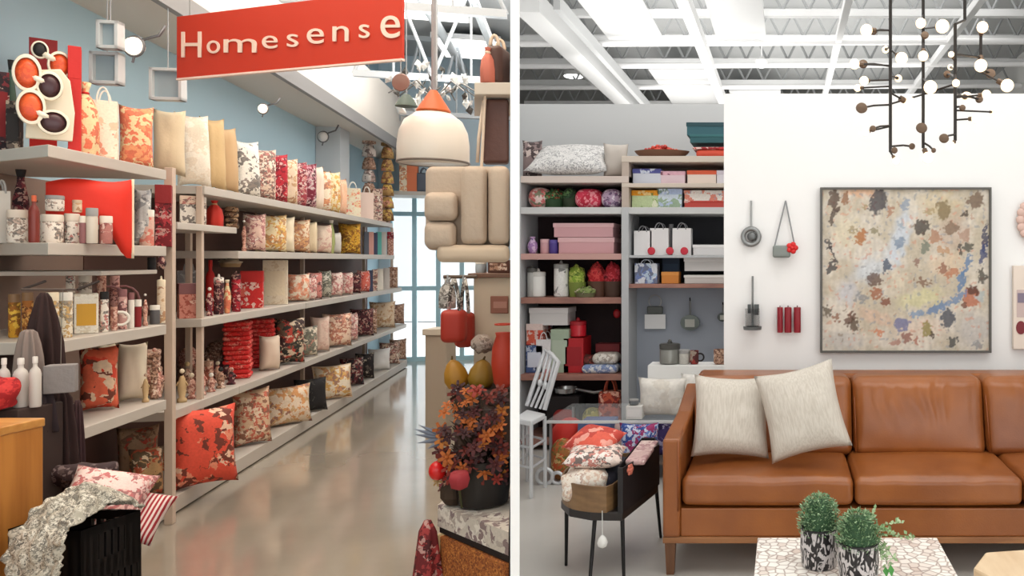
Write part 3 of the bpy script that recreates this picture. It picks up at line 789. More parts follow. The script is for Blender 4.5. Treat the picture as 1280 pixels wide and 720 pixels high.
sunglasses((75,80),(50,64),(13,14),(9,9),lens_o,blkm,'giant white novelty sunglasses, topmost of three, leaning against the red box',Ys+.12)
g = G(); c = at(58,118,Ys+.05)
k=(Ys+.05)/F
poly = [(x_*.74,z_) for x_,z_ in [(-26*k,-56*k),(33*k,-56*k),(36*k,-20*k),(30*k,20*k),(18*k,34*k),(-8*k,30*k),(-22*k,6*k)]]
g.prismY(poly, 0, .03)
tag(g.obj('display_board', fl_mix if False else mat('#e9dfca',.6), bevel=.004), 'ivory cut-out board holding up the giant sunglasses', 'display board', loc=c, rz=.74)

# large red cushion hanging over the second near shelf
t = thing('cushion', 'large bright red cushion with cream piping poking out over the second near shelf', 'cushion', at(112,300,3.42))
sm01 = lambda x: max(0,min(1,x))**2*(3-2*max(0,min(1,x)))
def redfn(a, b, sd):
    x = -.145+.29*(a+1)/2
    q_ = (a+1)/2; ztop = .262+.035*q_+.012*math.sin(q_*6); zb = .085-.15*sm01((q_-.62)/.33)
    z = zb+(ztop-zb)*(b+1)/2
    th = max(0,(1-a**4)*(1-b**4))**.6
    return Vector((x, sd*.05*th, z))
g = G(); n = 14; V = []; Fq = []
for sd in (-1,1):
    for i in range(n+1):
        for j in range(n+1): V.append(redfn(-1+2*i/n,-1+2*j/n,sd))
for s_, sd in enumerate((-1,1)):
    o_ = s_*(n+1)**2
    for i in range(n):
        for j in range(n):
            q = [o_+i*(n+1)+j, o_+(i+1)*(n+1)+j, o_+(i+1)*(n+1)+j+1, o_+i*(n+1)+j+1]
            Fq.append(tuple(q if sd < 0 else q[::-1]))
g._a(V, Fq); g.obj('cover', mat('#e02c18',.65,bump=.15,bscale=30), t, smooth='all')
g = G(); g.tube([redfn(1,-1+2*j/10,0) for j in range(11)], .006, 6); g.obj('piping', plain_cr, t, smooth='all')
t.location = ((113-CX)/F*3.53, 3.53, 1.502); t.rotation_euler[2] = .72

# shawls hanging at the end of the shelving from a rail
rail0, rail1 = at(24,362,3.12), at(104,362,3.12)
t = thing('hanging_rail', 'dark rail on the end of the near bay with shawls hanging on it', 'rail', ((rail0+rail1)/2))
G().tube([(-.115,0,0),(.10,0,0)], .005, 8).obj('bar', mat('#6c5c54',.5,metal=.3), t, smooth=True)
for sx in (-.115,.10): G().tube([(sx,0,0),(sx,.1,.03)], .005, 6).obj('bracket', mat('#2c2422',.4,metal=.6), t, smooth=True)
def shawl(px, y0, y1, w0, w1, Y, m, lab):
    p = at(px, y0, Y); H = (y1-y0)*Y/F; a, b = w0*Y/F/2, w1*Y/F/2
    prof = [(b*.97,-H),(b,-H*.96),(b*.9,-H*.6),(a+(b-a)*.45,-H*.3),(a,-H*.06),(a*.5,0)]
    g = G().lathe(prof, 80, sy=.5, fold=.2, nf=8); tag(g.obj('shawl', m, smooth='all'), lab, 'shawl', 'dark shawls at the end of the near bay', loc=p)
dk = mat('#35211f', .9, bump=.3, bscale=20, vary=.2); dk2 = mat('#4a3032', .9, bump=.3, bscale=20, vary=.2)
shawl(55,366,470,16,46,3.10,dk,'dark aubergine shawl spreading in a cone over the amber tins')
shawl(36,412,470,18,34,3.02,mat('#8c7c74',.85,vary=.1),'taupe shawl hanging beside the aubergine one')
shawl(76,488,650,24,44,3.05,dk,'long dark brown shawl hanging behind the wooden counter')
shawl(97,500,640,10,20,3.16,dk2,'narrow plum shawl hanging against the shelf end')
shawl(48,490,540,30,44,2.98,mat('#2e2226',.85),'short black shawl gathered behind the counter top')
# grey open box on the end and white bottles
t = thing('paper_bag', 'crumpled grey paper bag hanging between the shawls', 'bag', at(76,474,3.0), .5)
G().prism([(-.045,-.03),(.045,-.02),(.045,.03),(-.04,.03)],-.05,.055).obj('body', mat('#8c8684',.8,bump=.3), t, bevel=.004)
G().tube([(0,0,.05),(-.01,.05,.2),(-.02,.11,CAMH-(362-HZ)*3.12/F-at(76,474,3.0).z)], .0012, 5).obj('string', mat('#6c645c',.7), t)
g = G(); g.box(-.12,.075,-.09,.09,0,CAMH-.182*2.93); t = thing('side_ledge', 'dark ledge behind the wooden counter carrying white bottles', 'ledge', ((26-CX)/F*2.93,2.93,0)); g.obj('body', mat('#3a2a26',.7), t, bevel=.004)
for px, w, yt, lab in ((5,12,448,'white pump bottle partly outside the picture at the ledge'),(26,15,448,'wide white bottle in the middle of the ledge'),(44,12,446,'slim white bottle beside the taupe shawl')):
    Y = 2.90; z = CAMH-.182*2.93
    mk('bottle', w*Y/F, CAMH+(HZ-yt)*Y/F-z, [mat('#cfc8c0',.35),mat('#e6e0d8',.4)], 0, (lab,'bottle',((px-CX)/F*Y,Y,z+.001),0,'white bottles on the ledge'))
tag(G().soft(-.06,.05,-.04,.04,0,.12,r=.03,n=6,fn=lambda w,p: w+Vector((noise.noise(w*22)*.02,0,noise.noise(w*17)*.02))).obj('scarf', pat('#b02024',['#d83c38','#7c1218'],20,.5), smooth='all'), 'crumpled red scarf lying on the ledge by the counter', 'scarf', loc=((8-CX)/F*2.86,2.83,CAMH-.182*2.93+.001))

# wooden counter
t = thing('counter', 'orange brown wooden counter block in the near corner of the aisle', 'counter', (0,0,0))
Yc = 1.7; zc = .90; xr = -2.446
wd = woodmat('#a8672c','#c4813c',2.4,(9,9,.7),.4)
G().box(xr-.5,xr-.004,Yc+.004,2.646,0,zc-.02).obj('carcass', wd, t, bevel=.003)
G().box(xr-.51,xr,Yc,2.65,zc-.02,zc+.008).obj('top', woodmat('#bb7d3c','#d29a55',2.4,(.8,9,9),.35), t, bevel=.004)

# black crate with patterned throw
cx, cy = (101-CX)/F*2.45, 2.45
t = thing('crate', 'black plastic crate with slotted sides on the floor in front of the near bay', 'crate', (cx, cy, 0), math.radians(-4))
W_, D_, H_ = .24, .21, .60
bk_ = mat('#151313', .35)
g = G()
def wallslots(g, a, b, nrm, n, off):
    a, b = Vector(a), Vector(b); d = (b-a); ln = d.length; d.normalize()
    def bar(s0, s1, z0, z1):
        p0, p1 = a+d*s0, a+d*s1; q = nrm
        g.prism([(p0.x,p0.y),(p1.x,p1.y),(p1.x+q[0],p1.y+q[1]),(p0.x+q[0],p0.y+q[1])] if (d.x*q[1]-d.y*q[0]) > 0 else [(p0.x,p0.y),(p0.x+q[0],p0.y+q[1]),(p1.x+q[0],p1.y+q[1]),(p1.x,p1.y)], z0, z1)
    bar(0, ln, H_-.03, H_); bar(0, ln, 0, .05); bar(0, ln, .43, .49)
    for i in range(n+1):
        s = ln*i/n; bar(max(0,s-.008), min(ln,s+.008), 0, H_)
    bar(0, ln*.28, .49, H_); bar(ln*.72, ln, .49, H_)
wallslots(g,(-W_,0,0),(0,0,0),(0,.012),7,0); G_side = G()
g.obj('front_panel', bk_, t)
g = G(); wallslots(g,(0,0,0),(0,D_,0),(-.012,0),9,0); g.obj('side_panel', bk_, t)
g = G(); wallslots(g,(-W_,0,0),(-W_,D_,0),(.012,0),9,0); g.obj('side_panel', bk_, t)
g = G(); wallslots(g,(-W_,D_,0),(0,D_,0),(0,-.012),7,0); g.obj('back_panel', bk_, t)
G().box(-W_,0,0,D_,.0,.012).obj('base', bk_, t)
G().box(-W_+.014,-.014,.014,D_-.014,.013,H_-.09).obj('folded_lining', mat('#2a2224',.9), t)
# throw draped over it
throw = pat('#b9b2a2', ['#7c776e','#d9d3c4','#4c4845','#918a7c','#e6e0d2'], 34, .8, warp=1.6)
g = G(); nx, ny = 44, 72; V = []; 
for j in range(ny+1):
    s = j/ny
    for i in range(nx+1):
        a = -1+2*i/nx
        if s < .5:                       # over the contents, towards the front rim
            q = s/.5; y = .20-.24*q; z = H_+.005+.085*math.sin(math.pi*min(1,q*1.02))**.7*(1-.5*a*a)*1.0+.012; wdt = .118-.03*q
            x = -.075+a*wdt*.9
        else:
            q = (s-.5)/.5; y = -.045-.02*math.sin(q*3); z = H_+.012-.33*q*(1-.35*a*a); x = -.08+a*(.09-.045*q**3)
        nn = noise.noise(Vector((x*22,s*12,1)))*.03; n2 = noise.noise(Vector((x*60,s*34,5)))*.011
        V.append((x+nn*.5, y-abs(nn)*.9-n2, z+(nn+n2 if s < .5 else 0)))
Fq = [(j*(nx+1)+i, j*(nx+1)+i+1, (j+1)*(nx+1)+i+1, (j+1)*(nx+1)+i) for j in range(ny) for i in range(nx)]
g._a(V, Fq); o = g.obj('throw', throw, smooth='all'); o.location = (cx, cy, 0); o.rotation_euler[2] = math.radians(-4)
sm = o.modifiers.new('thick','SOLIDIFY'); sm.thickness = .006
tag(o, 'grey and cream crocheted throw spilling over the front of the black crate', 'throw')
# striped cushion and dark bundle behind it
mst = pat('#f0d8d0', ['#b83038','#e8b0a8','#8c2a34'], 26, .5)
p = at(124, 622, 3.12)
o = G().pillow(.25,.2,.10,12,91).obj('cushion', mst, smooth='all'); tag(o, 'pale pink cushion with red print lying tilted behind the black crate', 'cushion', loc=((126-CX)/F*2.82,2.79,.52)); o.rotation_euler = (-.75,.28,.45)
t = thing('hamper', 'dark woven hamper hidden behind the black crate, carrying the pink cushion', 'hamper', ((118-CX)/F*2.86,2.86,0), .2)
G().box(-.14,.09,-.1,.12,0,.47).obj('body', mat('#3a2a26',.9,bump=.5), t, bevel=.01)
G().box(-.145,.095,-.105,.125,.44,.475).obj('rim', mat('#2c1f1c',.8), t, bevel=.005)
o = G().pillow(.25,.2,.09,12,92).obj('cushion', stripes('#a82430','#f2dcd4',24,'X',warp=.6), smooth='all'); tag(o, 'red and white striped cushion under the pale pink one', 'cushion', loc=((143-CX)/F*2.86,2.84,.44)); o.rotation_euler = (-.75,.35,.4)
o = G().soft(-.14,.12,-.05,.05,0,.06,r=.03,n=6,fn=lambda w,p: w+Vector((0,0,noise.noise(w*14)*.03))).obj('bundle', pat('#3c2a2c',['#8c7a78','#5c4a48'],30,.4), smooth='all'); tag(o, 'dark rolled cloth lying behind the pink cushion', 'cloth', loc=((96-CX)/F*3.0,3.02,.60)); o.rotation_euler[1] = -.15

# ---------------------------------------------------------------- banner
t = thing('hanging_banner', 'red orange hanging banner with the shop name in white letters', 'banner')
bl, br = at(221,98,4.2), at(503,73,3.72)
topl, topr = at(221,21,4.2), at(503,-14,3.72)
dv = (br-bl); wid = Vector((dv.x,dv.y,0)).length; hb = ((topl-bl).z+(topr-br).z)/2
t.location = bl; t.rotation_euler = (0,0,math.atan2(dv.y,dv.x))
tilt = (br.z-bl.z)/wid
def bz(s, q):                                # height at share s along, q up
    return (br.z-bl.z)*s+(topl.z-bl.z)*(1-s)*q+(topr.z-br.z)*s*q
g = G(); g._a([(0,0,bz(0,0)),(wid,0,bz(1,0)),(wid,0,bz(1,1)),(0,0,bz(0,1)),(0,.012,bz(0,0)),(wid,.012,bz(1,0)),(wid,.012,bz(1,1)),(0,.012,bz(0,1))],
               [(0,1,2,3),(7,6,5,4),(0,4,5,1),(1,5,6,2),(2,6,7,3),(3,7,4,0)])
bm, nt, b = newmat('banner red'); b.inputs['Base Color'].default_value = (*hexc('#c4341a'),1); b.inputs['Roughness'].default_value = .6
g.obj('sheet', bm, t)
g = G(); g._a([(0,-.004,bz(0,-.03)),(wid,-.004,bz(1,-.03)),(wid,-.004,bz(1,0)),(0,-.004,bz(0,0)),(0,.016,bz(0,-.03)),(wid,.016,bz(1,-.03)),(wid,.016,bz(1,0)),(0,.016,bz(0,0))],
               [(0,1,2,3),(7,6,5,4),(0,4,5,1),(1,5,6,2),(2,6,7,3),(3,7,4,0)]); g.obj('hem', mat('#f0d8cc',.5), t)
lm = mat('#f0d4c4', .5)
def ray_on_banner(px, py):
    n = Vector((math.sin(t.rotation_euler[2]), -math.cos(t.rotation_euler[2]), 0)); d = at(px,py,1)-Vector((0,0,CAMH)); o0 = Vector((0,0,CAMH))
    k = (bl-o0).dot(n)/d.dot(n); p = o0+d*k-bl; return p.x*math.cos(t.rotation_euler[2])+p.y*math.sin(t.rotation_euler[2]), p.z
for ch, x0, x1, yb, yt in (('H',228,253,72,40),('o',260,276,67,51),('m',281,322,66,49),('e',329,348,61,45),('s',360,374,59,43),('e',385,406,55,36),('n',417,437,52,33),('s',450,463,48,31),('e',477,501,48,20)):
    cu = bpy.data.curves.new('letter','FONT'); cu.body = ch; cu.extrude = .002; cu.offset = .0; cu.size = 1
    ob = bpy.data.objects.new('letter', cu); COL.objects.link(ob); bpy.context.view_layer.update()
    me = bpy.data.meshes.new_from_object(ob.evaluated_get(bpy.context.evaluated_depsgraph_get())); bpy.data.objects.remove(ob)
    xs = [q.co.x for q in me.vertices]; ys = [q.co.y for q in me.vertices]
    a = ray_on_banner(x0,yb); b2 = ray_on_banner(x1,yb); c2 = ray_on_banner((x0+x1)/2,yt)
    W1 = b2[0]-a[0]; H1 = c2[1]-(a[1]+b2[1])/2
    for q in me.vertices:
        sx = (q.co.x-min(xs))/(max(xs)-min(xs)); sy = (q.co.y-min(ys))/(max(ys)-min(ys))
        q.co = Vector((a[0]+sx*W1, -.003+(-.004 if q.co.z > 0 else 0), a[1]+(b2[1]-a[1])*sx+sy*H1))
    me.materials.clear(); me.materials.append(lm)
    ob = bpy.data.objects.new('letter', me); COL.objects.link(ob); ob.parent = t
for s in (.06,.94): G().tube([(wid*s,.006,bz(s,1)),(wid*s,.006,CEIL-bl.z)], .004, 6).obj('wire', mat('#9c9c9c',.4,metal=.8), t, smooth=True)
# ---------------------------------------------------------------- left room: ceiling steel, lamps
steel = mat('#a9adb0', .5, metal=.2)
def truss(u, zb, zt, v0, v1, bays, lab, r=.03):
    t = thing('roof_truss', lab, 'truss', L((v0+v1)/2, u, zb), ANG)
    w = (v1-v0)/2; h = zt-zb
    G().box(-w,w,-r,r,0,.06).obj('bottom_chord', steel, t)
    G().box(-w,w,-r,r,h-.06,h).obj('top_chord', steel, t)
    g = G()
    for i in range(bays):
        x0 = -w+2*w*i/bays; x1 = -w+2*w*(i+1)/bays; xm = (x0+x1)/2
        g.tube([(x0,0,.03),(xm,0,h-.03)], .018, 6).tube([(xm,0,h-.03),(x1,0,.03)], .018, 6).tube([(xm,0,.03),(xm,0,h)], .012, 6)
    g.obj('web_lattice', steel, t, smooth=True)
VR = lambda u: 1.0
truss(6.6, 3.32, 4.22, -2.1, -.0701*6.6-.06, 2, 'grey steel roof truss crossing over the banner end')
truss(8.6, 3.22, 4.22, -2.1, -.0701*8.6-.06, 2, 'grey steel roof truss seen above the white pendant lamp')
truss(10.8, 3.22, 4.22, -2.1, -.0701*10.8-.06, 3, 'grey steel roof truss farthest along the aisle')
for v, lab in ((-1.5,'grey duct pipe running along the aisle ceiling above the banner'),(-1.0,'grey duct pipe running along the aisle ceiling over the pendant lamp')):
    g = G(); g.tube([L(v,4.5,4.05),L(v,12,4.05)], .05, 10); tag(g.obj('ceiling_pipe', mat('#c3c8ca',.5), smooth=True), lab, 'pipe')
# white ceiling panels
for v, u, lab in ((-1.55,9.2,'white ceiling panel light above the far aisle'),(-1.1,7.4,'white ceiling panel light nearest the partition'),(-1.3,10.9,'white ceiling panel light by the entrance door')):
    t = thing('ceiling_light', lab, 'ceiling light', L(v,u,4.12), ANG, 'aisle ceiling panel lights')
    G().box(-.4,.4,-.5,.5,0,.06).obj('housing', mat('#eeeeee',.5), t); G().box(-.36,.36,-.46,.46,-.008,0).obj('diffuser', emit('#ffffff',2.2), t)
# silver duct
t = thing('air_duct', 'curved silver air duct hanging below the far aisle ceiling', 'duct', (0,0,0)); p0, p1 = at(428,150,9.6), at(492,143,10.2)
G().tube([p0, (p0+p1)/2+Vector((0,0,-.04)), p1], .13, 16).obj('body', mat('#b5babd',.3,metal=.5), t, smooth=True)
G().tube([p0+Vector((-.03,0,0)), p0+Vector((.02,0,0))], .16, 16).obj('flange', mat('#8f9497',.3,metal=.6), t, smooth=True)
G().tube([(p0+p1)/2, (p0+p1)/2+Vector((0,0,1.0))], .01, 6).obj('hanger', steel, t)
# spot lamps on the bulkhead
def spot(px, py, Y, r, lab, lit=True):
    p = at(px,py,Y); t = thing('spot_lamp', lab, 'spot lamp', p, 0, 'spot lamps under the bulkhead')
    G().sphere(r, n=20).obj('globe', emit('#fff2e0',1.1) if lit else mat('#e8e4e0',.4), t, smooth='all')
    G().ring(r*1.1,r*.14,(0,0,0),24,6,'y').obj('ring', mat('#77777a',.4,metal=.5), t, smooth='all')
    G().tube([(r*.8,0,r*.7),(r*2.2,.03,r*1.4),(r*2.6,.05,r*2.6)], r*.16, 6).obj('bracket', mat('#707074',.4,metal=.5), t, smooth='all')
    G().tube([(0,0,-r),(-r*.2,0,-r*1.8)], r*.12, 6).obj('stem', mat('#707074',.4,metal=.5), t)
spot(168,58,4.0,.045,'white globe spot lamp beside the hanging lanterns')
spot(329,136,5.2,.03,'small bright spot lamp under the banner',True)
spot(404,171,8.2,.05,'grey spot lamp far along the bulkhead',False)
def hframe(x0,x1,y0,y1,Y,lab):
    a, b = at(x0,y1,Y), at(x1,y0,Y); w, h = (b.x-a.x), (b.z-a.z)
    t = thing('lantern', lab, 'lantern', ((a.x+b.x)/2,Y,a.z), .2, 'white lanterns hanging from the bulkhead')
    g = G(); e = .016
    g.box(-w/2,-w/2+e,-.03,.03,0,h).box(w/2-e,w/2,-.03,.03,0,h).box(-w/2,w/2,-.03,.03,0,e).box(-w/2,w/2,-.03,.03,h-e,h)
    g.obj('frame', mat('#cfd3d4',.5), t, bevel=.002); G().box(-w/2+e,w/2-e,-.003,.003,e,h-e).obj('backing', mat('#9fb0b8',.5), t)
    G().tube([(0,0,h),(0,0,max(h+.05, 2.84-a.z))], .003, 5).obj('wire', steel, t)
hframe(126,150,27,62,3.9,'white framed lantern hanging topmost under the bulkhead')
hframe(118,150,66,106,3.95,'wide white framed lantern hanging below the topmost one')
hframe(192,228,86,126,4.35,'white framed lantern hanging beside the lower corner of the banner')

# white dome pendant lamp
pc = at(542,204,4.2); t = thing('pendant_lamp', 'white dome pendant lamp with an orange cone cap', 'pendant lamp', pc)
R_ = 42*4.2/F; Hd = 64*4.2/F
prof = [(R_*.985,0),(R_*1.0,.004),(R_,Hd*.35),(R_*.95,Hd*.6),(R_*.8,Hd*.82),(R_*.5,Hd*.97),(R_*.2,Hd*1.0)]
G().lathe(prof+[(R_*.2,Hd*.98),(R_*.5,Hd*.94),(R_*.78,Hd*.79),(R_*.93,Hd*.57),(R_*.975,Hd*.33),(R_*.97,.004)], 40).obj('lamp_shade', mat('#e9e2d6',.35,coat=.3), t, smooth='all')
G().ring(R_*.99,.006,(0,0,.002),40,6).obj('rim', mat('#6a5f56',.4), t, smooth='all')
G().lathe([(R_*.46,Hd*.99),(R_*.48,Hd*1.02),(R_*.14,Hd*1.38),(R_*.1,Hd*1.42)], 28).obj('cap', mat('#c8622c',.45), t, smooth=True, lab='orange cone cap')
G().tube([(0,0,Hd*1.4),(0,0,CEIL-pc.z)], .012, 8).obj('cord', mat('#8f8f92',.4), t, smooth=True)
G().sphere(.045,(0,0,Hd*.45),14).obj('bulb', emit('#fff0d8',3), t, smooth='all')
# glass leaf chandelier behind the pendant and copper disc
ch = thing('leaf_chandelier', 'silver glass leaf chandelier behind the white pendant lamp', 'chandelier', at(545,115,5.6))
rnd = random.Random(5)
G().tube([(0,0,-.1),(0,0,CEIL-at(545,115,5.6).z)], .012, 8).obj('stem', steel, ch)
glm = mat('#e6eaea', .12, metal=.5)
for k in range(58):
    a = rnd.uniform(0,6.28); r = rnd.uniform(.05,.34); z = rnd.uniform(-.2,.2)*(1.2-r*2); s = rnd.uniform(.018,.035)
    c_ = Vector((r*math.cos(a), r*math.sin(a)*.6, z)); g = G(); g.lathe([(.001,-s*1.4),(s,0),(.001,s*1.4)], 6, sy=.3)
    g.move(Matrix.Translation(c_) @ Matrix.Rotation(rnd.uniform(-1,1),4,'Y') @ Matrix.Rotation(a,4,'Z'))
    g.obj('leaf', glm if k % 5 else mat('#4a4a48',.3,metal=.7), ch)
g = G()
for k in range(9):
    a = k*.7; g.tube([(0,0,-.05),(.18*math.cos(a),.12*math.sin(a),.06),(.32*math.cos(a),.2*math.sin(a),-.02)], .005, 5)
g.obj('branch_frame', mat('#7c7c7a',.3,metal=.7), ch, smooth=True)
dc = at(501,103,5.0); g = G().lathe([(.01,-.01),(.052,-.006),(.056,0),(.052,.006),(.01,.01)], 26); g.move(Matrix.Rotation(math.pi/2,4,'X'))
t = thing('hanging_disc', 'copper disc hanging to one side of the glass chandelier', 'ornament', dc); g.obj('disc', mat('#8c6f66',.4,metal=.4), t, smooth=True)
G().tube([(0,0,.05),(0,0,CEIL-dc.z)], .003, 5).obj('wire', steel, t)
g = G().lathe([(.01,0),(.07,.01),(.05,.05),(.02,.09)], 16); t = thing('hanging_planter', 'small dark green hanging bowl under the copper disc', 'planter', at(508,135,5.3)); g.obj('bowl', mat('#4c5a50',.5), t, smooth=True)
G().tube([(0,0,.08),(0,0,CEIL-at(508,135,5.3).z)], .003, 5).obj('wire', steel, t)

# far displays above the end of the aisle
def tower(px, w, y0, y1, Y, m, lab, n=7):
    p = at(px, y1, Y); W = w*Y/F; H = (y1-y0)*Y/F
    t = thing('scarf_stand', lab, 'scarf stand', (p.x,p.y,p.z), .3, 'scarf stands at the far end of the aisle')
    G().tube([(0,0,min(0,1.885-p.z)),(0,0,H)], .015, 8).obj('pole', mat('#8a7466',.5), t)
    for i in range(n):
        z = H*i/n; G().lathe([(W*.5,z+.01),(W*.46,z+H/n*.5),(W*.3,z+H/n*.97)], 16, fold=.12, nf=5).obj('scarf_tier', m[i%len(m)], t, smooth='all')
tower(461,15,165,276,9.5,[brn_mix,pat('#e8dcd4',['#5c3c38','#b89488'],14,.5)],'brown and white tiered scarf stand behind the end of the top shelf')
tower(484,14,168,277,9.65,[pat('#a88450',['#6c3c28','#d8b860','#c88878'],12,.6)],'gold and brown tiered scarf stand beside the entrance')
# shelf with goods over the door
p = at(560,242,10.95); wv = 1.45
t = thing('wall_shelf', 'shelf over the entrance door carrying stacked goods', 'shelf', (p.x,p.y,p.z-.04), ANG); G().box(-.9,.75,-.15,.45,0,.05).obj('shelf_board', shelfm, t)
for k,(px, w, yt, c, kd, lab) in enumerate(((506,11,205,fl_org,'gift_box','orange flowered'),(516,12,206,mat('#d87850',.7),'gift_box','coral'),(530,16,210,slate,'tote_bag','charcoal'),(546,18,206,mat('#4c5660',.7),'gift_box','wide slate grey'),(562,14,208,pat('#e09880',['#c85c4c','#f0c8b8'],10,.5),'gift_box','salmon pink'),(576,14,205,fl_cor,'gift_box','coral and cream'))):
    Y = 10.93+ (px-560)/1000*2.8; z = p.z+.011
    mk(kd, w*Y/F, CAMH+(HZ-yt)*Y/F-z, [c,c], .15, (f'{lab} {"bag" if kd=="tote_bag" else "box"} on the shelf over the entrance door', 'bag' if kd=='tote_bag' else 'box', ((px-CX)/F*Y,Y,z), .3, 'goods over the door'))

# ---------------------------------------------------------------- display against the partition (left side)
def xpart(Y): return -.33625*Y-hwx-.004
# high shelf with bags
Yh = 3.3
a = at(595,118,Yh); z = a.z
t = thing('wall_shelf', 'pale high shelf fixed to the partition above the padded organiser', 'shelf', (0,0,0))
poly = [((593-CX)/F*Yh, Yh), (xpart(Yh), Yh), (xpart(Yh+.5), Yh+.5), ((593-CX)/F*(Yh+.5)-.0, Yh+.5)]
G().prism(poly, z, z+.05).obj('shelf_board', mat('#cfc3b4',.5), t, bevel=.003)
zt = z+.05
mk('tote_bag', .075, CAMH+(HZ-48)*3.42/F-zt, [mat('#4a2c24',.5),mat('#e0c8b0',.6)], .12, ('dark brown leather bag with a pale strap on the high shelf','bag',(xpart(3.42)-.05,3.4,zt),0,'bags on the high shelf'))
mk('cloth_bag', .055, .15, [mat('#c8705c',.6),mat('#e0c8b0',.6)], .07, ('small coral pouch bag on the high shelf in front of the brown bag','bag',(xpart(3.36)-.085,3.33,zt),0,'bags on the high shelf'))
shr0 = lambda w,p_: w+Vector((PT*w.y,0,0))
# hanging leather bag under the shelf
p = at(622,205,3.4)
t = thing('shoulder_bag', 'dark brown leather bag hanging under the high shelf beside the pendant lamp', 'bag', (xpart(3.4)-.068,3.4,p.z))
G().soft(-.05,.06,-.04,.04,0,.27,r=.015,n=5,fn=shr0).obj('body', mat('#5c3c34',.5,bump=.2), t, smooth='all')
G().tube([(-.03,-.045,.26),(-.045,-.06,.1),(-.055,-.05,.0)], .007, 6).obj('strap', mat('#d8c4b0',.6), t, smooth='all', lab='pale strap')
# padded hanging organiser
Yo = 3.2; mo = mat('#bcaa98', .9, bump=.4, bscale=40, vary=.1, vscale=3)
p = at(575,328,Yo); k = Yo/F
t = thing('hanging_organiser', 'beige padded hanging organiser with puffy pockets next to the partition', 'organiser', p)
xe = xpart(Yo)-p.x-.004
shr = lambda w,p_: w+Vector((PT*w.y,0,0))
G().soft(-46*k,xe,.06,.14,.05,123*k,r=.03,n=6,fn=shr).obj('back_pad', mo, t, smooth='all')
def pk(x0,x1,y0,y1,d=.07):  # pocket
    G().soft((x0-575)*k,(x1-575)*k,.0-d*.2,.10,(328-y1)*k,(328-y0)*k,r=.03,by=.015,n=5,fn=shr).obj('pocket', mo, t, smooth='all')
pk(530,572,240,276); pk(530,570,277,311); pk(576,609,207,306); 
G().soft((610-575)*k,xe,-.014,.10,(328-306)*k,(328-207)*k,r=.03,by=.015,n=5,fn=shr).obj('pocket', mo, t, smooth='all')
G().soft((546-575)*k,xe,-.02,.11,0,22*k,r=.025,by=.01,n=5,fn=shr).obj('bottom_roll', mat('#c9b6a0',.9), t, smooth='all')
for px in (590, 630): G().tube([((px-575)*k,.1,120*k),((px-575)*k,.14,z-p.z)], .006, 6).obj('strap', mat('#d8c4b0',.6), t)
# beige cabinet below with sign and dark strip on top
Yb = 3.7; xa = (592-CX)/F*Yb
t = thing('cabinet', 'cream painted cabinet behind the red shopping bags beside the partition', 'cabinet', (0,0,0)); zc2 = CAMH-(347-HZ)*Yb/F
G().prism([(xa,Yb),(xpart(Yb),Yb),(xpart(Yb+.5),Yb+.5),(xa-.1,Yb+.5)],.0,zc2).obj('body', mat('#c8b8a2',.7), t, bevel=.004)
G().prism([(xa-.02,Yb-.02),(xpart(Yb-.02),Yb-.02),(xpart(Yb+.5),Yb+.5),(xa-.12,Yb+.5)],zc2,zc2+.02).obj('top', mat('#7a5a48',.5), t, bevel=.003)
q = at(625,381,Yb-.012); G().box(-.045,.036,0,.01,-.04,.04).obj('name_plate', mat('#8c5a48',.6), t, bevel=.003).location = q
G().box(-.03,.032,-.003,0,-.015,.015).obj('plate_panel', mat('#a87868',.6), t).location = q
mk('box', .1, .06, [mat('#5a3428',.6),brn_mix], .1, ('brown box lying on the cream cabinet','box',(xpart(Yb)-.07,Yb+.08,zc2+.021),0,None))
mk('canister', .05, .055, [mat('#b8c4cc',.4),plain_wh], .05, ('small pale blue tin on the cream cabinet','canister',(xpart(Yb)-.17,Yb+.08,zc2+.021),0,None))
# red bags hanging on the cabinet side with patterned handles
def redbag(px0, px1, y0, y1, Y, lab):
    k = Y/F; p = at((px0+px1)/2, y1, Y); w = (px1-px0)*k; h = (y1-y0)*k
    t = thing('handbag', lab, 'bag', p, .1, 'red bags hanging beside the cream cabinet')
    G().soft(-w/2,w/2,-.04,.04,0,h,r=.025,by=.01,n=5).obj('body', mat('#a82c1a',.6,bump=.1), t, smooth='all')
    for s in (-1,1): G().tube([(s*w*.28,-.02*s,h*.95),(s*w*.22,-.02*s,h*1.5),(s*w*.05,-.01*s,h*1.95)], .008, 6).obj('handle', pat('#4a4440',['#e0dcd4'],60,.5), t, smooth='all')
    return t
redbag(553,582,387,428,3.55,'bright red shopping bag hanging nearest the doorway light')
redbag(570,592,390,434,3.68,'red bag half hidden behind the bright red shopping bag')
t = thing('hook_rail', 'dark wooden hook rail carrying red bags beside the cabinet', 'rail', at(574,346,3.62)); G().tube([(-.07,0,0),(.08,0,0)], .008, 8).obj('bar', mat('#5c4a3c',.5), t)
for s in (-.04,.03): G().tube([(s,0,0),(s,-.03,-.02),(s,-.03,.01)], .004, 6).obj('hook', steel, t)
mk('cloth_bag', .075, .14, [pat('#b8b4ae',['#5a5652','#e8e4de'],30,.5),greym], .05, ('grey and white striped pouch hanging from the hook rail','bag',(at(557,386,3.7).x,3.72,at(557,386,3.7).z),0,None))
g = G(); q = at(551,443,6.6); t = thing('side_table', 'small beige block table on the floor beyond the red bags', 'table', (q.x,6.6,0)); G().box(-.085,.085,-.1,.1,.0,CAMH-.085*6.6-.05).obj('leg_block', mat('#a89c8c',.7), t, bevel=.004)
G().box(-.1,.1,-.12,.12,CAMH-.085*6.6-.05,CAMH-.085*6.6).obj('tabletop', mat('#c8beae',.6), t, bevel=.004)

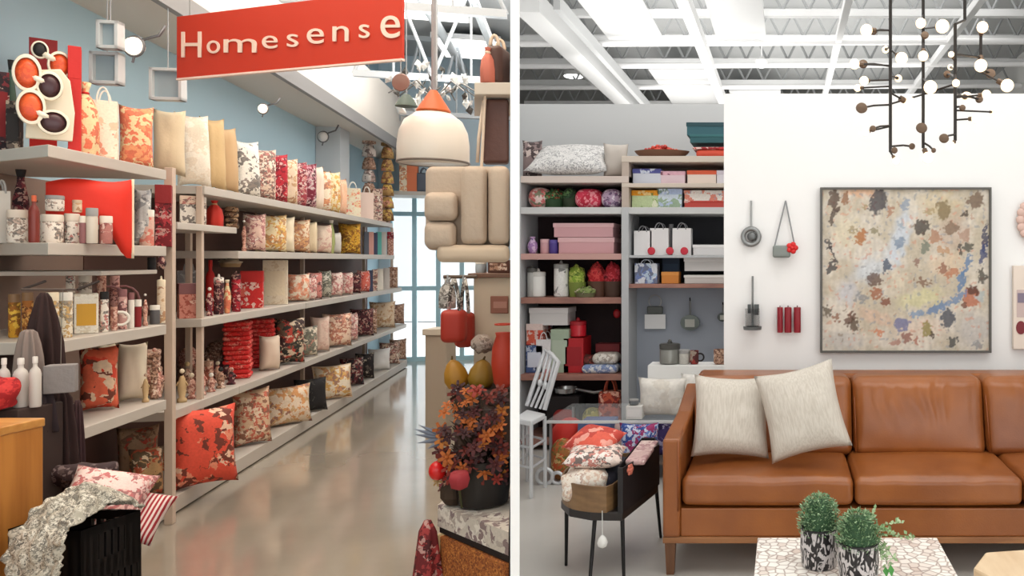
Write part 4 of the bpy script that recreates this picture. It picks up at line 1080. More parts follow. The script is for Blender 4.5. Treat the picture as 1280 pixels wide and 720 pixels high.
# planter stand at the bottom
P1, P2_ = Vector((-1.297,3.03)), Vector((xpart(2.73), 2.73)); bkY = 3.45
def standpoly(e=0): 
    return [(P1.x-e,P1.y-e*.6),(P2_.x,P2_.y-e),(xpart(bkY),bkY),((P1.x-.02-e),bkY)]
t = thing('plant_stand', 'display stand with a pale printed rail carrying dark flowers beside the partition', 'stand', (0,0,0))
G().prism(standpoly(0), 0, .40).obj('body', mat('#3a2218',.8), t)
G().prism(standpoly(.012), .425, .505).obj('printed_rail', pat('#cdc5ba', ['#6c5058','#a89c94','#e4ded4'], 13, .35), t, lab='pale grey rail with plum print')
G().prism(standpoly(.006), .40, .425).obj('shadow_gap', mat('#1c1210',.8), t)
wv_ = pat('#a8622c', ['#6c3418','#d08840','#8c4a20'], 60, .65)
e = Vector((P2_.x-P1.x, P2_.y-P1.y)); en = e.normalized(); nm = Vector((en.y,-en.x))
def edgepoly(s0, s1, d):
    a, b = P1+e*s0, P1+e*s1; return [(a.x+nm.x*d,a.y+nm.y*d),(b.x+nm.x*d,b.y+nm.y*d),(b.x,b.y),(a.x,a.y)]
G().prism(edgepoly(.06,.985,.02), .02, .395).obj('woven_panel', wv_, t, lab='orange brown woven panel')
G().prism(edgepoly(.02,.06,.028), .02, .40).obj('edge_strip', mat('#d8c090',.6), t)
o = G().lathe([(.045,0),(.06,.1),(.05,.25),(.03,.42),(.012,.46)], 24, fold=.15, nf=6).obj('scarf', pat('#6c1c20',['#a83c3c','#3c1014','#c8a098'],24,.55), smooth='all')
tag(o, 'burgundy patterned scarf hanging at the corner of the plant stand', 'scarf', loc=(P1.x-.03,P1.y-.05,.0))
# pot and flowers
pc_ = Vector(((600-CX)/F*3.0, 3.03, .506))
t = thing('potted_plant', 'bushy plant with dark red and orange flowers in a black pot by the partition', 'plant', pc_)
G().lathe([(.07,0),(.09,.01),(.11,.16),(.115,.18),(.1,.18),(.095,.15),(.01,.14)], 26).obj('pot', mat('#140f0e',.4), t, smooth=True)
rnd = random.Random(11)
petm = [mat('#6c241a',.7), mat('#a8581e',.7), mat('#4c1a1c',.7), mat('#b8702c',.7), mat('#8c2c20',.7), mat('#38161a',.7)]
def flower(c, r, m, parent, rnd, seedrot=0):
    g = G(); n = 6
    R0 = Matrix.Translation(c) @ Matrix.Rotation(rnd.uniform(-.6,.6),4,'Y') @ Matrix.Rotation(rnd.uniform(.5,1.6),4,'X') @ Matrix.Rotation(rnd.uniform(0,1),4,'Z')
    for i in range(n):
        a = 2*math.pi*i/n; s = len(g.v)
        g._a([(0,0,0),(r*.5*math.cos(a-.45),r*.5*math.sin(a-.45),r*.22),(r*math.cos(a-.16),r*math.sin(a-.16),r*.12),(r*1.05*math.cos(a+.16),r*1.05*math.sin(a+.16),r*.05),(r*.5*math.cos(a+.45),r*.5*math.sin(a+.45),r*.2)],
             [(0,1,2,3,4)])
    g.sphere(r*.22,(0,0,r*.12),8)
    g.move(R0); return g.obj('flower', m, parent)
for k in range(96):
    a = rnd.uniform(-2.9,-.2); h = rnd.uniform(.1,.45); R = .155*math.sin(math.pi*min(.95,(h-.02)/.47))**.5*rnd.uniform(.75,1.05)
    x = R*math.cos(a); y = R*math.sin(a)*.85
    if pc_.x+x+.03 > xpart(pc_.y+y): x = xpart(pc_.y+y)-pc_.x-.035
    flower(Vector((x,y,h)), rnd.uniform(.02,.034), petm[rnd.choice([0,0,1,1,2,2,3,4,5,5])], t, rnd)
g = G()
for k in range(60):
    a = rnd.uniform(0,6.28); h = rnd.uniform(.2,.42); x = .11*math.cos(a); 
    if pc_.x+x+.04 > xpart(pc_.y+.11*math.sin(a)): x = -.05
    g.tube([(0,0,.14),(x*.6,.07*math.sin(a),h*.8),(x,.11*math.sin(a),h)], .004, 5, .002)
g.obj('stems', mat('#3a2a1a',.8), t)
g = G()
for k in range(160):
    a = rnd.uniform(0,6.28); h = rnd.uniform(.16,.42); r = rnd.uniform(.04,.125); x = r*math.cos(a); y = r*math.sin(a)
    if pc_.x+x+.04 > xpart(pc_.y+y): x = -abs(x)*.5
    c_ = Vector((x,y,h)); d = Vector((rnd.uniform(-1,1),rnd.uniform(-1,1),rnd.uniform(-.3,1))).normalized(); s = d.cross(Vector((0,0,1))).normalized()
    g._a([c_,c_+d*.025+s*.012,c_+d*.05,c_+d*.025-s*.012],[(0,1,2,3)])
g.obj('foliage', mat('#2e1c18',.7), t)
# pale spiky sprig, red bauble, low pot of small flowers
q = at(560,548,3.0); t = thing('spiky_sprig', 'silver grey spiky leaf sprig sticking out beside the dark flowers', 'sprig', q)
for a, l in ((2.75,.13),(2.95,.12),(2.35,.08),(3.3,.11),(3.7,.09),(2.55,.125)):
    g = G(); d = Vector((math.cos(a),-.15,math.sin(a)*.8)); s = Vector((-d.z,0,d.x))
    g._a([(0,0,0),tuple(d*l*.5+s*.010),tuple(d*l),tuple(d*l*.5-s*.010),tuple(d*l*.5+Vector((0,-.006,0)))],[(0,1,4),(1,2,4),(2,3,4),(3,0,4)]); g.obj('leaf', mat('#6c7484',.5), t)
q = at(547,588,2.98); t = thing('bauble', 'shiny red bauble beside the dark flower pot', 'bauble', q)
G().sphere(.036,n=20,sx=.85).obj('ball', mat('#d01c1c',.25), t, smooth='all'); G().tube([(0,0,.033),(.01,0,.05),(.05,.03,.06)], .004, 6).obj('cap', mat('#8c2020',.4), t)
q = at(560,636,2.97); t = thing('posy', 'small posy of cream and pink flowers on the corner of the stand', 'flowers', (q.x,3.02,.506))
rnd = random.Random(3)
for k in range(26): flower(Vector((rnd.uniform(-.05,.06),rnd.uniform(-.03,.03),rnd.uniform(.02,.13))), rnd.uniform(.012,.02), [mat('#c89880',.7),mat('#8c3c44',.7),mat('#a88c5c',.7),mat('#5a2a20',.7)][k%4], t, rnd)
G().sphere(.05,(0,0,.05),10,sz=1.1).obj('foliage', mat('#3a2a1c',.8), t)
q = at(580,590,2.9); t2 = thing('rose', 'dusky red rose bloom in front of the black pot', 'flower', (q.x,2.86,CAMH-(602-HZ)*2.86/F))
G().lathe([(.006,-.03),(.026,-.02),(.034,.01),(.028,.035),(.016,.03)], 20, fold=.1, nf=5).obj('bloom', mat('#9c2c34',.7), t2, smooth='all')
G().tube([(0,0,-.03),(0,.02,-.1)], .004, 6).obj('stem', mat('#3a3a1c',.8), t2)
# yellow gourds on a ledge with crumpled paper and red vase
zl = CAMH-(486-HZ)*3.5/F
t = thing('corner_ledge', 'dark ledge behind the flowers carrying yellow gourds', 'ledge', (0,0,0)); G().prism([((568-CX)/F*3.42,3.42),(xpart(3.42),3.42),(xpart(3.68),3.68),((568-CX)/F*3.42-.06,3.68)],0,zl).obj('body', mat('#3c2a20',.8), t, bevel=.003)
def gourd(px, Y, r, h, tilt, m, lab):
    t = thing('gourd', lab, 'gourd', ((px-CX)/F*Y,Y,zl+.001)); t.rotation_euler[1] = tilt
    G().lathe([(r*.3,0),(r*.8,h*.08),(r,h*.32),(r*.86,h*.6),(r*.5,h*.85),(r*.15,h*.96)], 28, fold=.03, nf=8).obj('body', m, t, smooth='all')
    G().tube([(0,0,h*.94),(r*.1,0,h*1.08)], r*.1, 6, r*.06).obj('stem', mat('#5c4a28',.8), t)
ym = mat('#a87820', .5, vary=.2, vscale=10); 
gourd(574,3.5,.052,.135,-.25,ym,'mustard yellow gourd closest to the doorway light')
gourd(600,3.52,.058,.13,.12,mat('#94701f',.5,vary=.2,vscale=10),'olive yellow gourd beside the partition')
o = G().sphere(.05,(0,0,.0),16,sz=.8).obj('paper_flower', pat('#a8988c',['#6c5c54','#c8bcb0'],24,.5), smooth='all')
for v_ in o.data.vertices: v_.co += v_.co.normalized()*noise.noise(v_.co*60)*.02
tag(o, 'crumpled grey brown paper flower above the gourds', 'flower', loc=at(603,430,3.55))
t = thing('vase', 'tall orange red vase cut by the partition edge above the gourds', 'vase', (xpart(3.4)-.045,3.44,CAMH-(478-HZ)*3.44/F-.02)); G().lathe([(.025,0),(.04,.02),(.05,.1),(.046,.17),(.03,.22),(.034,.235)], 26).obj('body', mat('#b8371e',.5), t, smooth='all'); G().ring(.034,.004,(0,0,.27),20,6).obj('rim', mat('#c83c20',.4), t, smooth='all')
# ---------------------------------------------------------------- right room: ceiling
whs = mat('#e6e7e7', .5); gry = mat('#9fa1a2', .6); wpan = mat('#dcdddd', .6)
JY = [8.2, 9.15, 10.2, 11.4, 12.9, 14.6]
NM = ['first','second','third','fourth','fifth','last']
for i, Y in enumerate(JY):
    xL = -.33625*min(Y,12.6)+.06; t = thing('roof_joist', f'open web steel joist crossing the sofa room ceiling, {NM[i]} from the camera', 'joist', ((xL+3.2)/2, Y, 3.92), 0, 'open web joists of the sofa room')
    w = (3.2-xL)/2; G().box(-w,w,-.04,.04,0,.07).obj('bottom_chord', whs, t); G().box(-w,w,-.04,.04,.32,.38).obj('top_chord', whs, t)
    g = G(); n = int(2*w/.26)
    for k in range(n):
        x0 = -w+2*w*k/n; x1 = -w+2*w*(k+1)/n; g.tube([(x0,0,.06),((x0+x1)/2,0,.33)], .016, 5).tube([((x0+x1)/2,0,.33),(x1,0,.06)], .016, 5)
    g.obj('web_lattice', gry, t, smooth=True)
for i,(Y,lab) in enumerate(((8.7,'white cross pipe nearest the camera under the joists'),(9.7,'second white cross pipe under the joists'),(10.9,'third white cross pipe under the joists'))):
    z = 3.78; xL = -.33625*Y+.06; g = G().tube([(xL,Y,z),(3.2,Y-.12,z)], .035, 10); tag(g.obj('ceiling_pipe', mat('#f0f0f0',.4), smooth=True), lab, 'pipe', 'white cross pipes')
def beam(x0,x1,z0,z1,Ya,Yb,m,lab,name='ceiling_beam'):
    g = G(); g.box(x0,x1,Ya,Yb,z0,z1); return tag(g.obj(name, m, bevel=.004), lab, 'beam')
beam(-2.36,-2.14,3.6,3.78,7.0,14.4,mat('#dadbdb',.5),'white box beam running away beside the partition')
beam(-2.02,-1.96,3.62,3.74,7.0,14.4,mat('#b9bbbc',.5),'slim grey beam beside the white box beam')
beam(-.95,-.84,3.70,3.82,7.0,14.4,whs,'narrow white beam running down the middle of the ceiling')
beam(.55,.62,3.76,3.84,7.0,14.4,whs,'narrow white beam above the painting')
beam(1.75,1.82,3.76,3.84,7.0,14.4,whs,'narrow white beam above the end of the sofa')
def panel(x0,x1,Ya,Yb,lab,m=wpan):
    t = thing('ceiling_panel', lab, 'ceiling panel', ((x0+x1)/2,(Ya+Yb)/2,4.0), 0, 'white acoustic ceiling panels')
    G().box(-(x1-x0)/2,(x1-x0)/2,-(Yb-Ya)/2,(Yb-Ya)/2,-.12,-.08).obj('panel', m, t, bevel=.004)
    for s in (-1,1): G().tube([(s*(x1-x0)*.4,0,-.08),(s*(x1-x0)*.4,0,.3)], .006, 5).obj('hanger', gry, t)
panel(-1.95,-1.35,7.4,8.9,'white acoustic panel closest to the partition')
panel(-1.75,-1.0,10.3,14.0,'long white acoustic panel over the storage shelving')
panel(-.8,-.05,11.6,15,'long white acoustic panel behind the display wall')
panel(-.75,-.2,7.4,9.0,'white acoustic panel in the middle of the ceiling')
panel(-2.7,-2.45,10,11.5,'small white acoustic panel in the corner by the partition')
def clight(px,py,Y,lab,s=.09):
    p = at(px,py,Y); t = thing('ceiling_light', lab, 'ceiling light', p, 0, 'round ceiling lights of the sofa room')
    G().lathe([(s*1.1,.02),(s*1.1,.08),(s*.3,.12)], 20).obj('housing', mat('#e8e8e8',.5), t, smooth=True); G().lathe([(s*.2,-.01),(s,.01),(s*1.02,.02)], 20).obj('diffuser', emit('#ffffff',4), t, smooth=True)
    G().tube([(0,0,.1),(0,0,CEIL-p.z)], .008, 6).obj('stem', whs, t)
clight(717,97,11.5,'bright round ceiling light over the storage shelving',.13)
clight(952,84,9.5,'white round ceiling light above the edge of the display wall',.07)

# ---------------------------------------------------------------- storage shelving of the sofa room
YF, YBk = 6.0, 6.42
def xz(px, py, Y=YF): return (px-CX)/F*Y, CAMH-(py-HZ)*Y/F
frm = mat('#b9bbbd', .5); brw = woodmat('#8c6258','#a87868',3,(2,9,9)); pnkb = mat('#c49a92', .6); greyb = mat('#c6c7c6', .5)
X0, Xm0, Xm1, X1 = xz(651,0)[0], xz(777,0)[0], xz(786,0)[0], xz(928,0)[0]
t = thing('storage_shelving', 'tall two bay storage shelving unit against the low grey wall', 'shelving', (0,0,0))
def bd(x0,x1,ztop,th,m,name='shelf_board',y0=YF,y1=YBk): return G().box(x0,x1,y0,y1,ztop-th,ztop).obj(name, m, t, bevel=.002)
zL = dict(top=xz(0,220)[1], r2=xz(0,259)[1], r3=xz(0,317)[1], r4=xz(0,372)[1], r5=xz(0,468)[1], r6=xz(0,548)[1])
zR = dict(top=xz(0,195)[1], m=xz(0,229)[1], r2=xz(0,259)[1], w=xz(0,319)[1], bot=xz(0,355)[1])
bd(X0,Xm1,zL['top'],.05,mat('#cdbfb6',.6)); bd(X0,X1,zL['r2'],.05,greyb); bd(X0,Xm0,zL['r3'],.045,pnkb); bd(X0,Xm0,zL['r4'],.045,brw); bd(X0,Xm0,zL['r5'],.045,brw); bd(X0,Xm0,zL['r6'],.05,brw)
bd(Xm0,X1,zR['top'],.045,mat('#cdc0b2',.6)); bd(Xm0,X1,zR['m'],.03,mat('#cdc0b2',.6)); bd(Xm1,X1,zR['w'],.02,frm); bd(Xm1,X1,zR['bot'],.03,brw)
G().box(Xm0,Xm1,YF-.01,YBk,0,zL['r2']).obj('divider', frm, t, bevel=.003)
G().box(X0-.012,X0,YF,YBk,0,zL['top']).obj('side_panel', frm, t)
G().box(X1,X1+.02,YF,YBk,0,zR['top']).obj('side_panel', frm, t)
G().box(Xm0,Xm1,YF+.004,YBk,zL['r2'],zR['top']-.045).obj('side_panel', mat('#b8a89c',.6), t)
G().box(X0,Xm0,YBk,YBk+.015,0,zL['top']).obj('back_panel', mat('#2a1a1c',.8), t, lab='dark back panel')
G().box(Xm1,X1,YBk,YBk+.015,zR['bot'],zR['r2']).obj('back_panel', mat('#33343a',.8), t)
G().box(Xm1,X1,YBk,YBk+.015,zR['r2'],zR['top']).obj('back_panel', mat('#8c7c72',.8), t)
G().box(Xm1,X1,6.33,6.345,0,zR['bot']-.03).obj('pegboard_panel', mat('#a3aab6',.6), t, lab='blue grey panel with hanging tools')

def R(kind, x0, x1, yt, z, look, m, cat=None, Y=6.08, T=None, group=None, rz=0, lab=None):
    d = DEP[kind] if T is None else T
    W = (x1-x0)*Y/F
    if DEP[kind] == 0: d = W
    Yc = Y+d/2; H = max(.015, CAMH+(HZ-yt)*Y/F-z)
    xc = ((x0+x1)/2-CX)/F*(Y+.02)
    if Y >= 6.0 and z < zL['top']-.05:
        lo, hi = (X0+.012, Xm0-.004) if (x0+x1)/2 < 780 else (Xm1+.004, X1-.004)
        if W > hi-lo: W = hi-lo
        xc = max(lo+W/2, min(hi-W/2, xc))
    return mk(kind, W, H, m, d, (lab or look, cat or CAT[kind], (xc, Yc, z+.001), rz, group))
gT='goods on top of the storage shelving'; gA='flat packs on the second storage shelf'; gB='goods on the pink storage shelf'; gC='jars and flowers on the upper brown shelf'; gD='goods on the lower brown shelf'
silver = pat('#d4d2d0', ['#8a8a8c','#a8a8a8','#eceae8'], 42, .5)
def lyingpillow(x0,x1,y0,y1,z,Y,m,lab,tilt=-1.05,T=.16):
    W = (x1-x0)*Y/F; Hh = (y1-y0)*Y/F; h = Hh/ math.cos(abs(tilt)) if abs(tilt)<1.2 else .4
    o = G().pillow(W, min(.5,h*.86), T, 14, x0).obj('cushion', m, smooth='all'); tag(o, lab, 'cushion', loc=(((x0+x1)/2-CX)/F*(Y+.05), Y+.02, z+T*.25)); o.rotation_euler = (tilt,0,0); return o
lyingpillow(655,760,177,220,zL['top'],6.0,silver,'large silver grey patterned cushion on top of the storage shelving')
R('cushion',651,676,174,zL['top'],'dark flowered cushion squeezed behind the silver cushion',[pat('#8c7a78',['#2c2226','#d8c8c0'],14,.5)],Y=6.22,T=.12)
R('cushion',753,784,178,zL['top'],'plain greige cushion standing beside the silver cushion',[mat('#b8b0a8',.85)],Y=6.1,T=.12,rz=.3)
# tray of red berries
q0 = xz(787,195); q1 = xz(858,195); t = thing('tray', 'dark wooden tray of red berries on top of the shelving', 'tray', ((q0[0]+q1[0])/2,6.2,zR['top']+.001)); w=(q1[0]-q0[0])/2
G().lathe([(w*.7,0),(w*.95,.045),(w,.06),(w*.93,.055),(w*.66,.015),(w*.02,.014)], 32, sy=.6).obj('tray_body', mat('#6c4a38',.6), t, smooth=True)
rnd = random.Random(9)
for k in range(44):
    a = rnd.uniform(0,6.28); r = rnd.uniform(0,.75)**.7*w*.75; G().sphere(rnd.uniform(.015,.024),(r*math.cos(a),r*.6*math.sin(a),.045+(.06*(1-r/w))*rnd.random()),8).obj('berry', [mat('#c83a22',.45),mat('#e0502c',.45),mat('#a82820',.45)][k%3], t, smooth='all')
R('gift_box',862,915,168,zR['top']+.001+.11,'wide teal box lid topmost of the stack beside the display wall',[mat('#22565c',.6),mat('#2c6468',.6)],T=.26,group=gT)
R('towel',866,915,184,zR['top']+.062,'red and white folded cloth under the teal boxes',[pat('#c83c3c',['#e8dcd4','#8c2028'],10,.4)],T=.26,group=gT)
R('towel',870,915,187,zR['top'],'orange red folded cloth lowest of the stack by the display wall',[mat('#c84a34',.7)],T=.26,group=gT)
R('gift_box',858,915,153,zR['top']+.001+.165,'dark teal shallow box resting above the wide teal box',[mat('#2c5c66',.6),mat('#1c444c',.6)],T=.3,group=gT)
# second shelf flat packs (left bay)
z=zL['r2']
R('towel',652,679,234,z,'red and white flowered folded cloth at the partition end of the second shelf',[pat('#e8d0c8',['#c82c34','#e87870','#4c6a3c'],14,.6)],T=.25,group=gA)
R('basket',676,703,240,z,'small green leafy arrangement between the folded flowered cloths',[mat('#2c4a2c',.7),pat('#3c6c3c',['#1c3018','#7ca068','#b03030'],24,.7)],T=.2,group=gA)
R('basket',700,720,238,z,'second green leafy arrangement with dark leaves',[mat('#2c3a24',.7),pat('#2c5030',['#182818','#6c9458'],24,.7)],T=.2,group=gA)
R('towel',717,751,236,z,'pink and red folded cloth on the second shelf',[pat('#d83c58',['#f0a0a8','#b82038'],16,.5)],T=.25,group=gA)
R('towel',750,777,236,z,'purple and white flowered folded cloth by the divider',[pat('#b8a0b8',['#4c2c5c','#e8e0e8','#8c4c7c'],18,.6)],T=.25,group=gA)
# right bay flat boxes
z=zR['m']
R('gift_box',791,827,211,z,'blue and white flat box in the upper cabinet',[mat('#d8dce8',.6),pat('#7c9cd8',['#e8ecf4','#4c3c8c'],8,.5)],T=.26,group=gA)
R('gift_box',826,857,214,z,'pink and plum flat box in the upper cabinet',[mat('#e8d0d8',.6),pat('#e8b8c8',['#6c1c3c','#f4ece8'],8,.4)],T=.26,group=gA)
R('gift_box',859,896,213,z,'orange flat box in the upper cabinet',[mat('#f0e0d4',.6),mat('#e0603c',.6)],T=.26,group=gA)
R('gift_box',896,915,213,z,'pale lilac flat box in the upper cabinet by the display wall',[mat('#e8e4ec',.6),mat('#d8d0dc',.6)],T=.26,group=gA)
z=zR['r2']
R('gift_box',789,823,238,z,'yellow and green flat box under the upper cabinet',[pat('#c8d8a8',['#8cae5c','#f0f0d8'],12,.5),pat('#f0a028',['#f8e0a0','#6c8c4c'],10,.4)],T=.26,group=gA)
R('gift_box',822,853,236,z,'pale blue and green flat box under the upper cabinet',[pat('#d8e4f0',['#8ca878','#b0c0e0'],12,.5),pat('#c0d0f0',['#6c8c5c','#e8f0f8'],10,.5)],T=.26,group=gA)
R('gift_box',855,915,251,z,'red flat box lowest beside the display wall',[mat('#c84a40',.6),pat('#c84a40',['#e8c0b8'],8,.2)],T=.26,group=gA)
R('gift_box',855,915,238,z+.048,'white and orange printed flat box on the red one',[pat('#f0e8e0',['#e0603c','#8c8ca8'],10,.45),pat('#f4ece4',['#e86c3c','#b8b0c0'],10,.4)],T=.26,group=gA)
# pink shelf, left bay
z=zL['r3']; pk1, pk2 = mat('#d2a2a6',.6), mat('#deb4b6',.6)
R('gift_box',698,769,297,z,'rose pink flat box lowest of two on the pink shelf',[pk1,pk2],T=.28,group=gB)
R('gift_box',692,768,279,z+.125,'rose pink lidded box topmost of two on the pink shelf',[pk1,pk2],T=.28,group=gB)
R('vase',652,665,296,z,'lilac vase at the partition end of the pink shelf',[pat('#b088c0',['#e8d0e8','#6c4c8c'],14,.5),mat('#d0b0d8',.5)],group=gB)
R('candle_jar',675,686,299,z,'pink candle jar on the pink shelf',[pk1,pk2],group=gB)
R('candle_jar',686,697,300,z,'violet blue candle jar on the pink shelf',[mat('#4c3c8c',.5),mat('#5c4c9c',.5)],group=gB)
# white bags right bay
z=zR['w']
for (x0,x1,yt,la) in ((793,815,281,'white lidded bag with a grey top by the divider'),(813,836,277,'white paper bag with a red dot in the middle of the dark box'),(841,864,277,'white paper bag nearest the stacked white boxes')):
    R('shopping_bag',x0,x1,yt,z,la,[mat('#eceaea',.7),mat('#8c8c90',.5)],T=.12,group='white bags in the dark box')
R('bottle',832,845,280,z,'grey glass bottle between the white paper bags',[mat('#77787c',.3),mat('#9c9ca0',.4)],Y=6.2,group=gB)
for x, la in ((815,'red round tag under the middle white bag'),(838,'small red tag beside the grey bottle'),(856,'red flower tag near the stacked white boxes')):
    q = at(x,313,6.07); g = G().lathe([(.001,-.012),(.026,-.008),(.03,0),(.026,.008),(.001,.012)],16); g.move(Matrix.Rotation(math.pi/2,4,'X')); tag(g.obj('round_tag', mat('#c8283c',.5), smooth=True), la, 'tag', 'red tags in the dark box', loc=(q.x,6.04,z+.032))
R('gift_box',866,915,306,z,'white flat box beside the white paper bags',[mat('#e2e0e0',.6),mat('#f0eeee',.6)],T=.28,group=gB)
z=zR['bot']
R('gift_box',855,915,344,z,'white flat box lowest of two beside the small orange box',[mat('#d8d4d0',.6),mat('#eceae6',.6)],T=.28,group=gB)
R('gift_box',855,915,322,z+.075+.02,'white flat box upper of two beside the small orange box',[mat('#dcdad8',.6),mat('#f0eeec',.6)],T=.28,group=gB)
R('shopping_bag',794,822,323,z,'blue and white flowered bag under the white bags',[pat('#e8ecf4',['#2c5cb0','#16366c','#b8d0e8'],11,.6),mat('#d0d8e4',.6)],T=.12,group=gB)
R('gift_box',827,849,340,z,'small orange box under the grey bottle',[mat('#dc8c3c',.6),mat('#e89c4c',.6)],T=.14,group=gB)
R('box',828,850,322,z,'navy box behind the small orange box',[mat('#20344c',.6),mat('#2c4460',.6)],T=.1,Y=6.25,group=gB)
# jars on brown shelf
z=zL['r4']
R('jar',652,664,335,z,'grey and white canister at the partition end of the brown shelf',[mat('#b8b8b4',.5),mat('#5c5c58',.5)],group=gC)
R('jar',662,680,340,z,'white square jar on the brown shelf',[mat('#ecebe6',.5),mat('#d8d6d0',.5)],group=gC)
R('jar',691,709,330,z,'white labelled jar with a metal lid on the brown shelf',[pat('#ecebe6',['#5c5c5c'],12,.15),mat('#9c9c98',.4)],group=gC)
R('basket',709,731,338,z,'pot of lime green leaves on the brown shelf',[mat('#7c8c3c',.6),pat('#8cac3c',['#c8d068','#4c6820'],26,.6)],T=.12,group=gC)
R('basket',733,756,336,z,'pot of dark red roses on the brown shelf',[mat('#5c3c2c',.6),pat('#b82028',['#d84c48','#6c1018'],26,.6)],T=.12,group=gC)
R('basket',753,776,336,z,'second pot of red roses next to the divider',[mat('#4c3428',.6),pat('#a81c28',['#d84c58','#5c1018'],26,.6)],T=.12,group=gC)
R('basket',718,744,362,z,'low trough of small green leaves in front of the red roses',[mat('#6c6c4c',.6),pat('#8c9c5c',['#3c4c1c','#d8c8b0'],26,.6)],T=.08,Y=6.02,group=gC)
# lower brown shelf
z=zL['r5']
R('box',650,671,432,z,'blue flowered box at the partition end of the lower brown shelf',[pat('#4c6090',['#c8d0e0','#283858'],12,.5),mat('#d8dce8',.6)],T=.3,group=gD)
R('gift_box',651,672,405,z+.19+.02,'red and orange flowered box on the blue flowered box',[pat('#d86048',['#e8d8d0','#b83030','#e89070'],12,.6),pat('#e8d0c8',['#d84838','#5c6c9c'],12,.5)],T=.26,group=gD)
R('box',689,712,412,z,'tall pale green box on the lower brown shelf',[mat('#a8b8a0',.6),mat('#b8c4b0',.6)],T=.26,group=gD)
R('shopping_bag',671,690,414,z,'white and red printed bag between the blue and green boxes',[pat('#e8e4e4',['#c84848','#6c7ca0'],14,.35),mat('#d8d8d8',.6)],T=.1,group=gD)
R('gift_box',662,711,385,z+.345+.015,'large crumpled white box high on the lower brown shelf',[mat('#d6d2cf',.6),mat('#e2dedb',.6)],T=.24,group=gD)
R('jar',711,731,402,z+.27,'glossy red pot with a white mark on the red box',[mat('#c81c2c',.3),mat('#a81420',.4)],group=gD,Y=6.1)
R('box',705,730,423,z,'red box carrying the glossy red pot',[mat('#b81c24',.5),mat('#a01820',.5)],T=.25,group=gD)
R('gift_box',745,775,430,z+.0,'dark red box behind the silver patterned parcels',[mat('#6c1c20',.6),mat('#7c2428',.6)],T=.12,Y=6.25,group=gD)
R('basket',722,745,448,z,'heap of dark red twigs beside the red box',[mat('#4c2420',.7),pat('#6c2c28',['#2c3020','#a84840'],26,.6)],T=.12,group=gD)
R('towel',727,772,457,z,'blue and white striped folded cloth on the lower brown shelf',[pat('#c8ccd4',['#5c78b0','#f0eee8'],16,.5)],T=.2,Y=6.03,group=gD)
R('towel',740,772,443,z+.07,'cream knitted cloth on the striped folded cloth',[pat('#d8d0c4',['#a89c90','#efeae2'],20,.5)],T=.18,Y=6.05,group=gD)
q = at(771,392,6.3); t = thing('hanging_ornament', 'red heart ornament hanging in the dark upper corner of the bay', 'ornament', q); G().sphere(.03,n=12,sy=.5,sz=1.2).obj('body', mat('#b81c24',.4), t, smooth='all'); G().tube([(0,0,.03),(0,0,zL['r4']-.05-q.z)], .003, 5).obj('cord', blkm, t)
# lowest shelf
z=zL['r6']
R('tote_bag',748,776,474,z,'rust orange bag with a dark red floral print on the lowest shelf',[pat('#c8583c',['#7c1c20','#e8b8a0','#3c1c18'],11,.5),mat('#a8482c',.6)],T=.12,Y=6.04,group='goods on the lowest storage shelf')
t = thing('pan', 'silver pan with a long handle on the lowest shelf', 'pan', at(708,490,6.15)); G().lathe([(.05,-.02),(.085,.0),(.09,.035),(.082,.035),(.075,.004),(.01,.0)],24).obj('bowl', mat('#b8b8b6',.25,metal=.8), t, smooth=True); G().tube([(.08,0,.02),(.22,-.02,.0),(.28,-.02,.01)], .012, 8).obj('handle', mat('#a8a8a6',.3,metal=.8), t, smooth=True)
G().box(-.12,.12,-.1,.1,-(490-HZ)*0-(at(708,490,6.15).z-z)+.001,-.021).obj('stand', mat('#1c1414',.8), t)
R('towel',726,752,512,z,'lime and yellow folded cloth on the lowest shelf',[pat('#a8a048',['#d0c068','#6c6c28'],18,.5)],T=.14,Y=6.02,group='goods on the lowest storage shelf')
R('towel',690,718,514,z,'red folded cloth under the silver pan',[mat('#8c2420',.7)],T=.1,Y=6.0,group='goods on the lowest storage shelf')

# tools hanging on the blue grey panel
def hung(px, y0, y1, w, kind, m, lab, Y=6.3, m2=None):
    p = at(px, y1, Y); k = Y/F; H = (y1-y0)*k; W = w*k
    t = thing(kind, lab, 'kitchen tool', p, 0, 'kitchen tools hanging on the blue grey panel')
    if kind == 'recipe_card':
        G().box(-W/2,W/2,-.008,0,0,H*.42).obj('card', mat('#f4f4f4',.6), t); G().soft(-W*.38,W*.38,-.02,0,H*.43,H*.66,r=.01,n=3).obj('clip', m, t, smooth='all')
        G().ring(W*.3,.005,(0,-.008,H*.8),20,6,'y').obj('loop', mat('#a8a8a8',.3,metal=.7), t, smooth='all')
    else:
        g = G().lathe([(W*.1,-.02),(W*.5,-.015),(W*.5,.015),(W*.1,.02)],22,sy=.8); g.move(Matrix.Translation((0,-.02,W*.42)) @ Matrix.Rotation(math.pi/2,4,'X')); g.obj('body', m, t, smooth=True)
        G().box(-W*.25,W*.25,-.045,-.04,W*.2,W*.6).obj('dial_panel', mat('#b8b8b0',.5), t)
        G().tube([(0,-.015,W*.8),(0,-.015,H*.9)], .009, 6).obj('neck', mat('#8a8c8c',.4,metal=.5), t); G().tube([(0,-.015,H*.88),(0,-.03,H)], .006, 6).obj('hook', blkm, t)
hung(819,368,411,26,'recipe_card',mat('#5c605c',.5),'white recipe card with a grey clip on the blue grey panel')
hung(863,372,413,24,'kitchen_scale',mat('#6c7470',.4,metal=.4),'round grey kitchen scale hanging in the middle of the blue grey panel')
hung(904,378,402,14,'kitchen_timer',mat('#4c5452',.4,metal=.4),'small dark timer hanging beside the display wall edge')

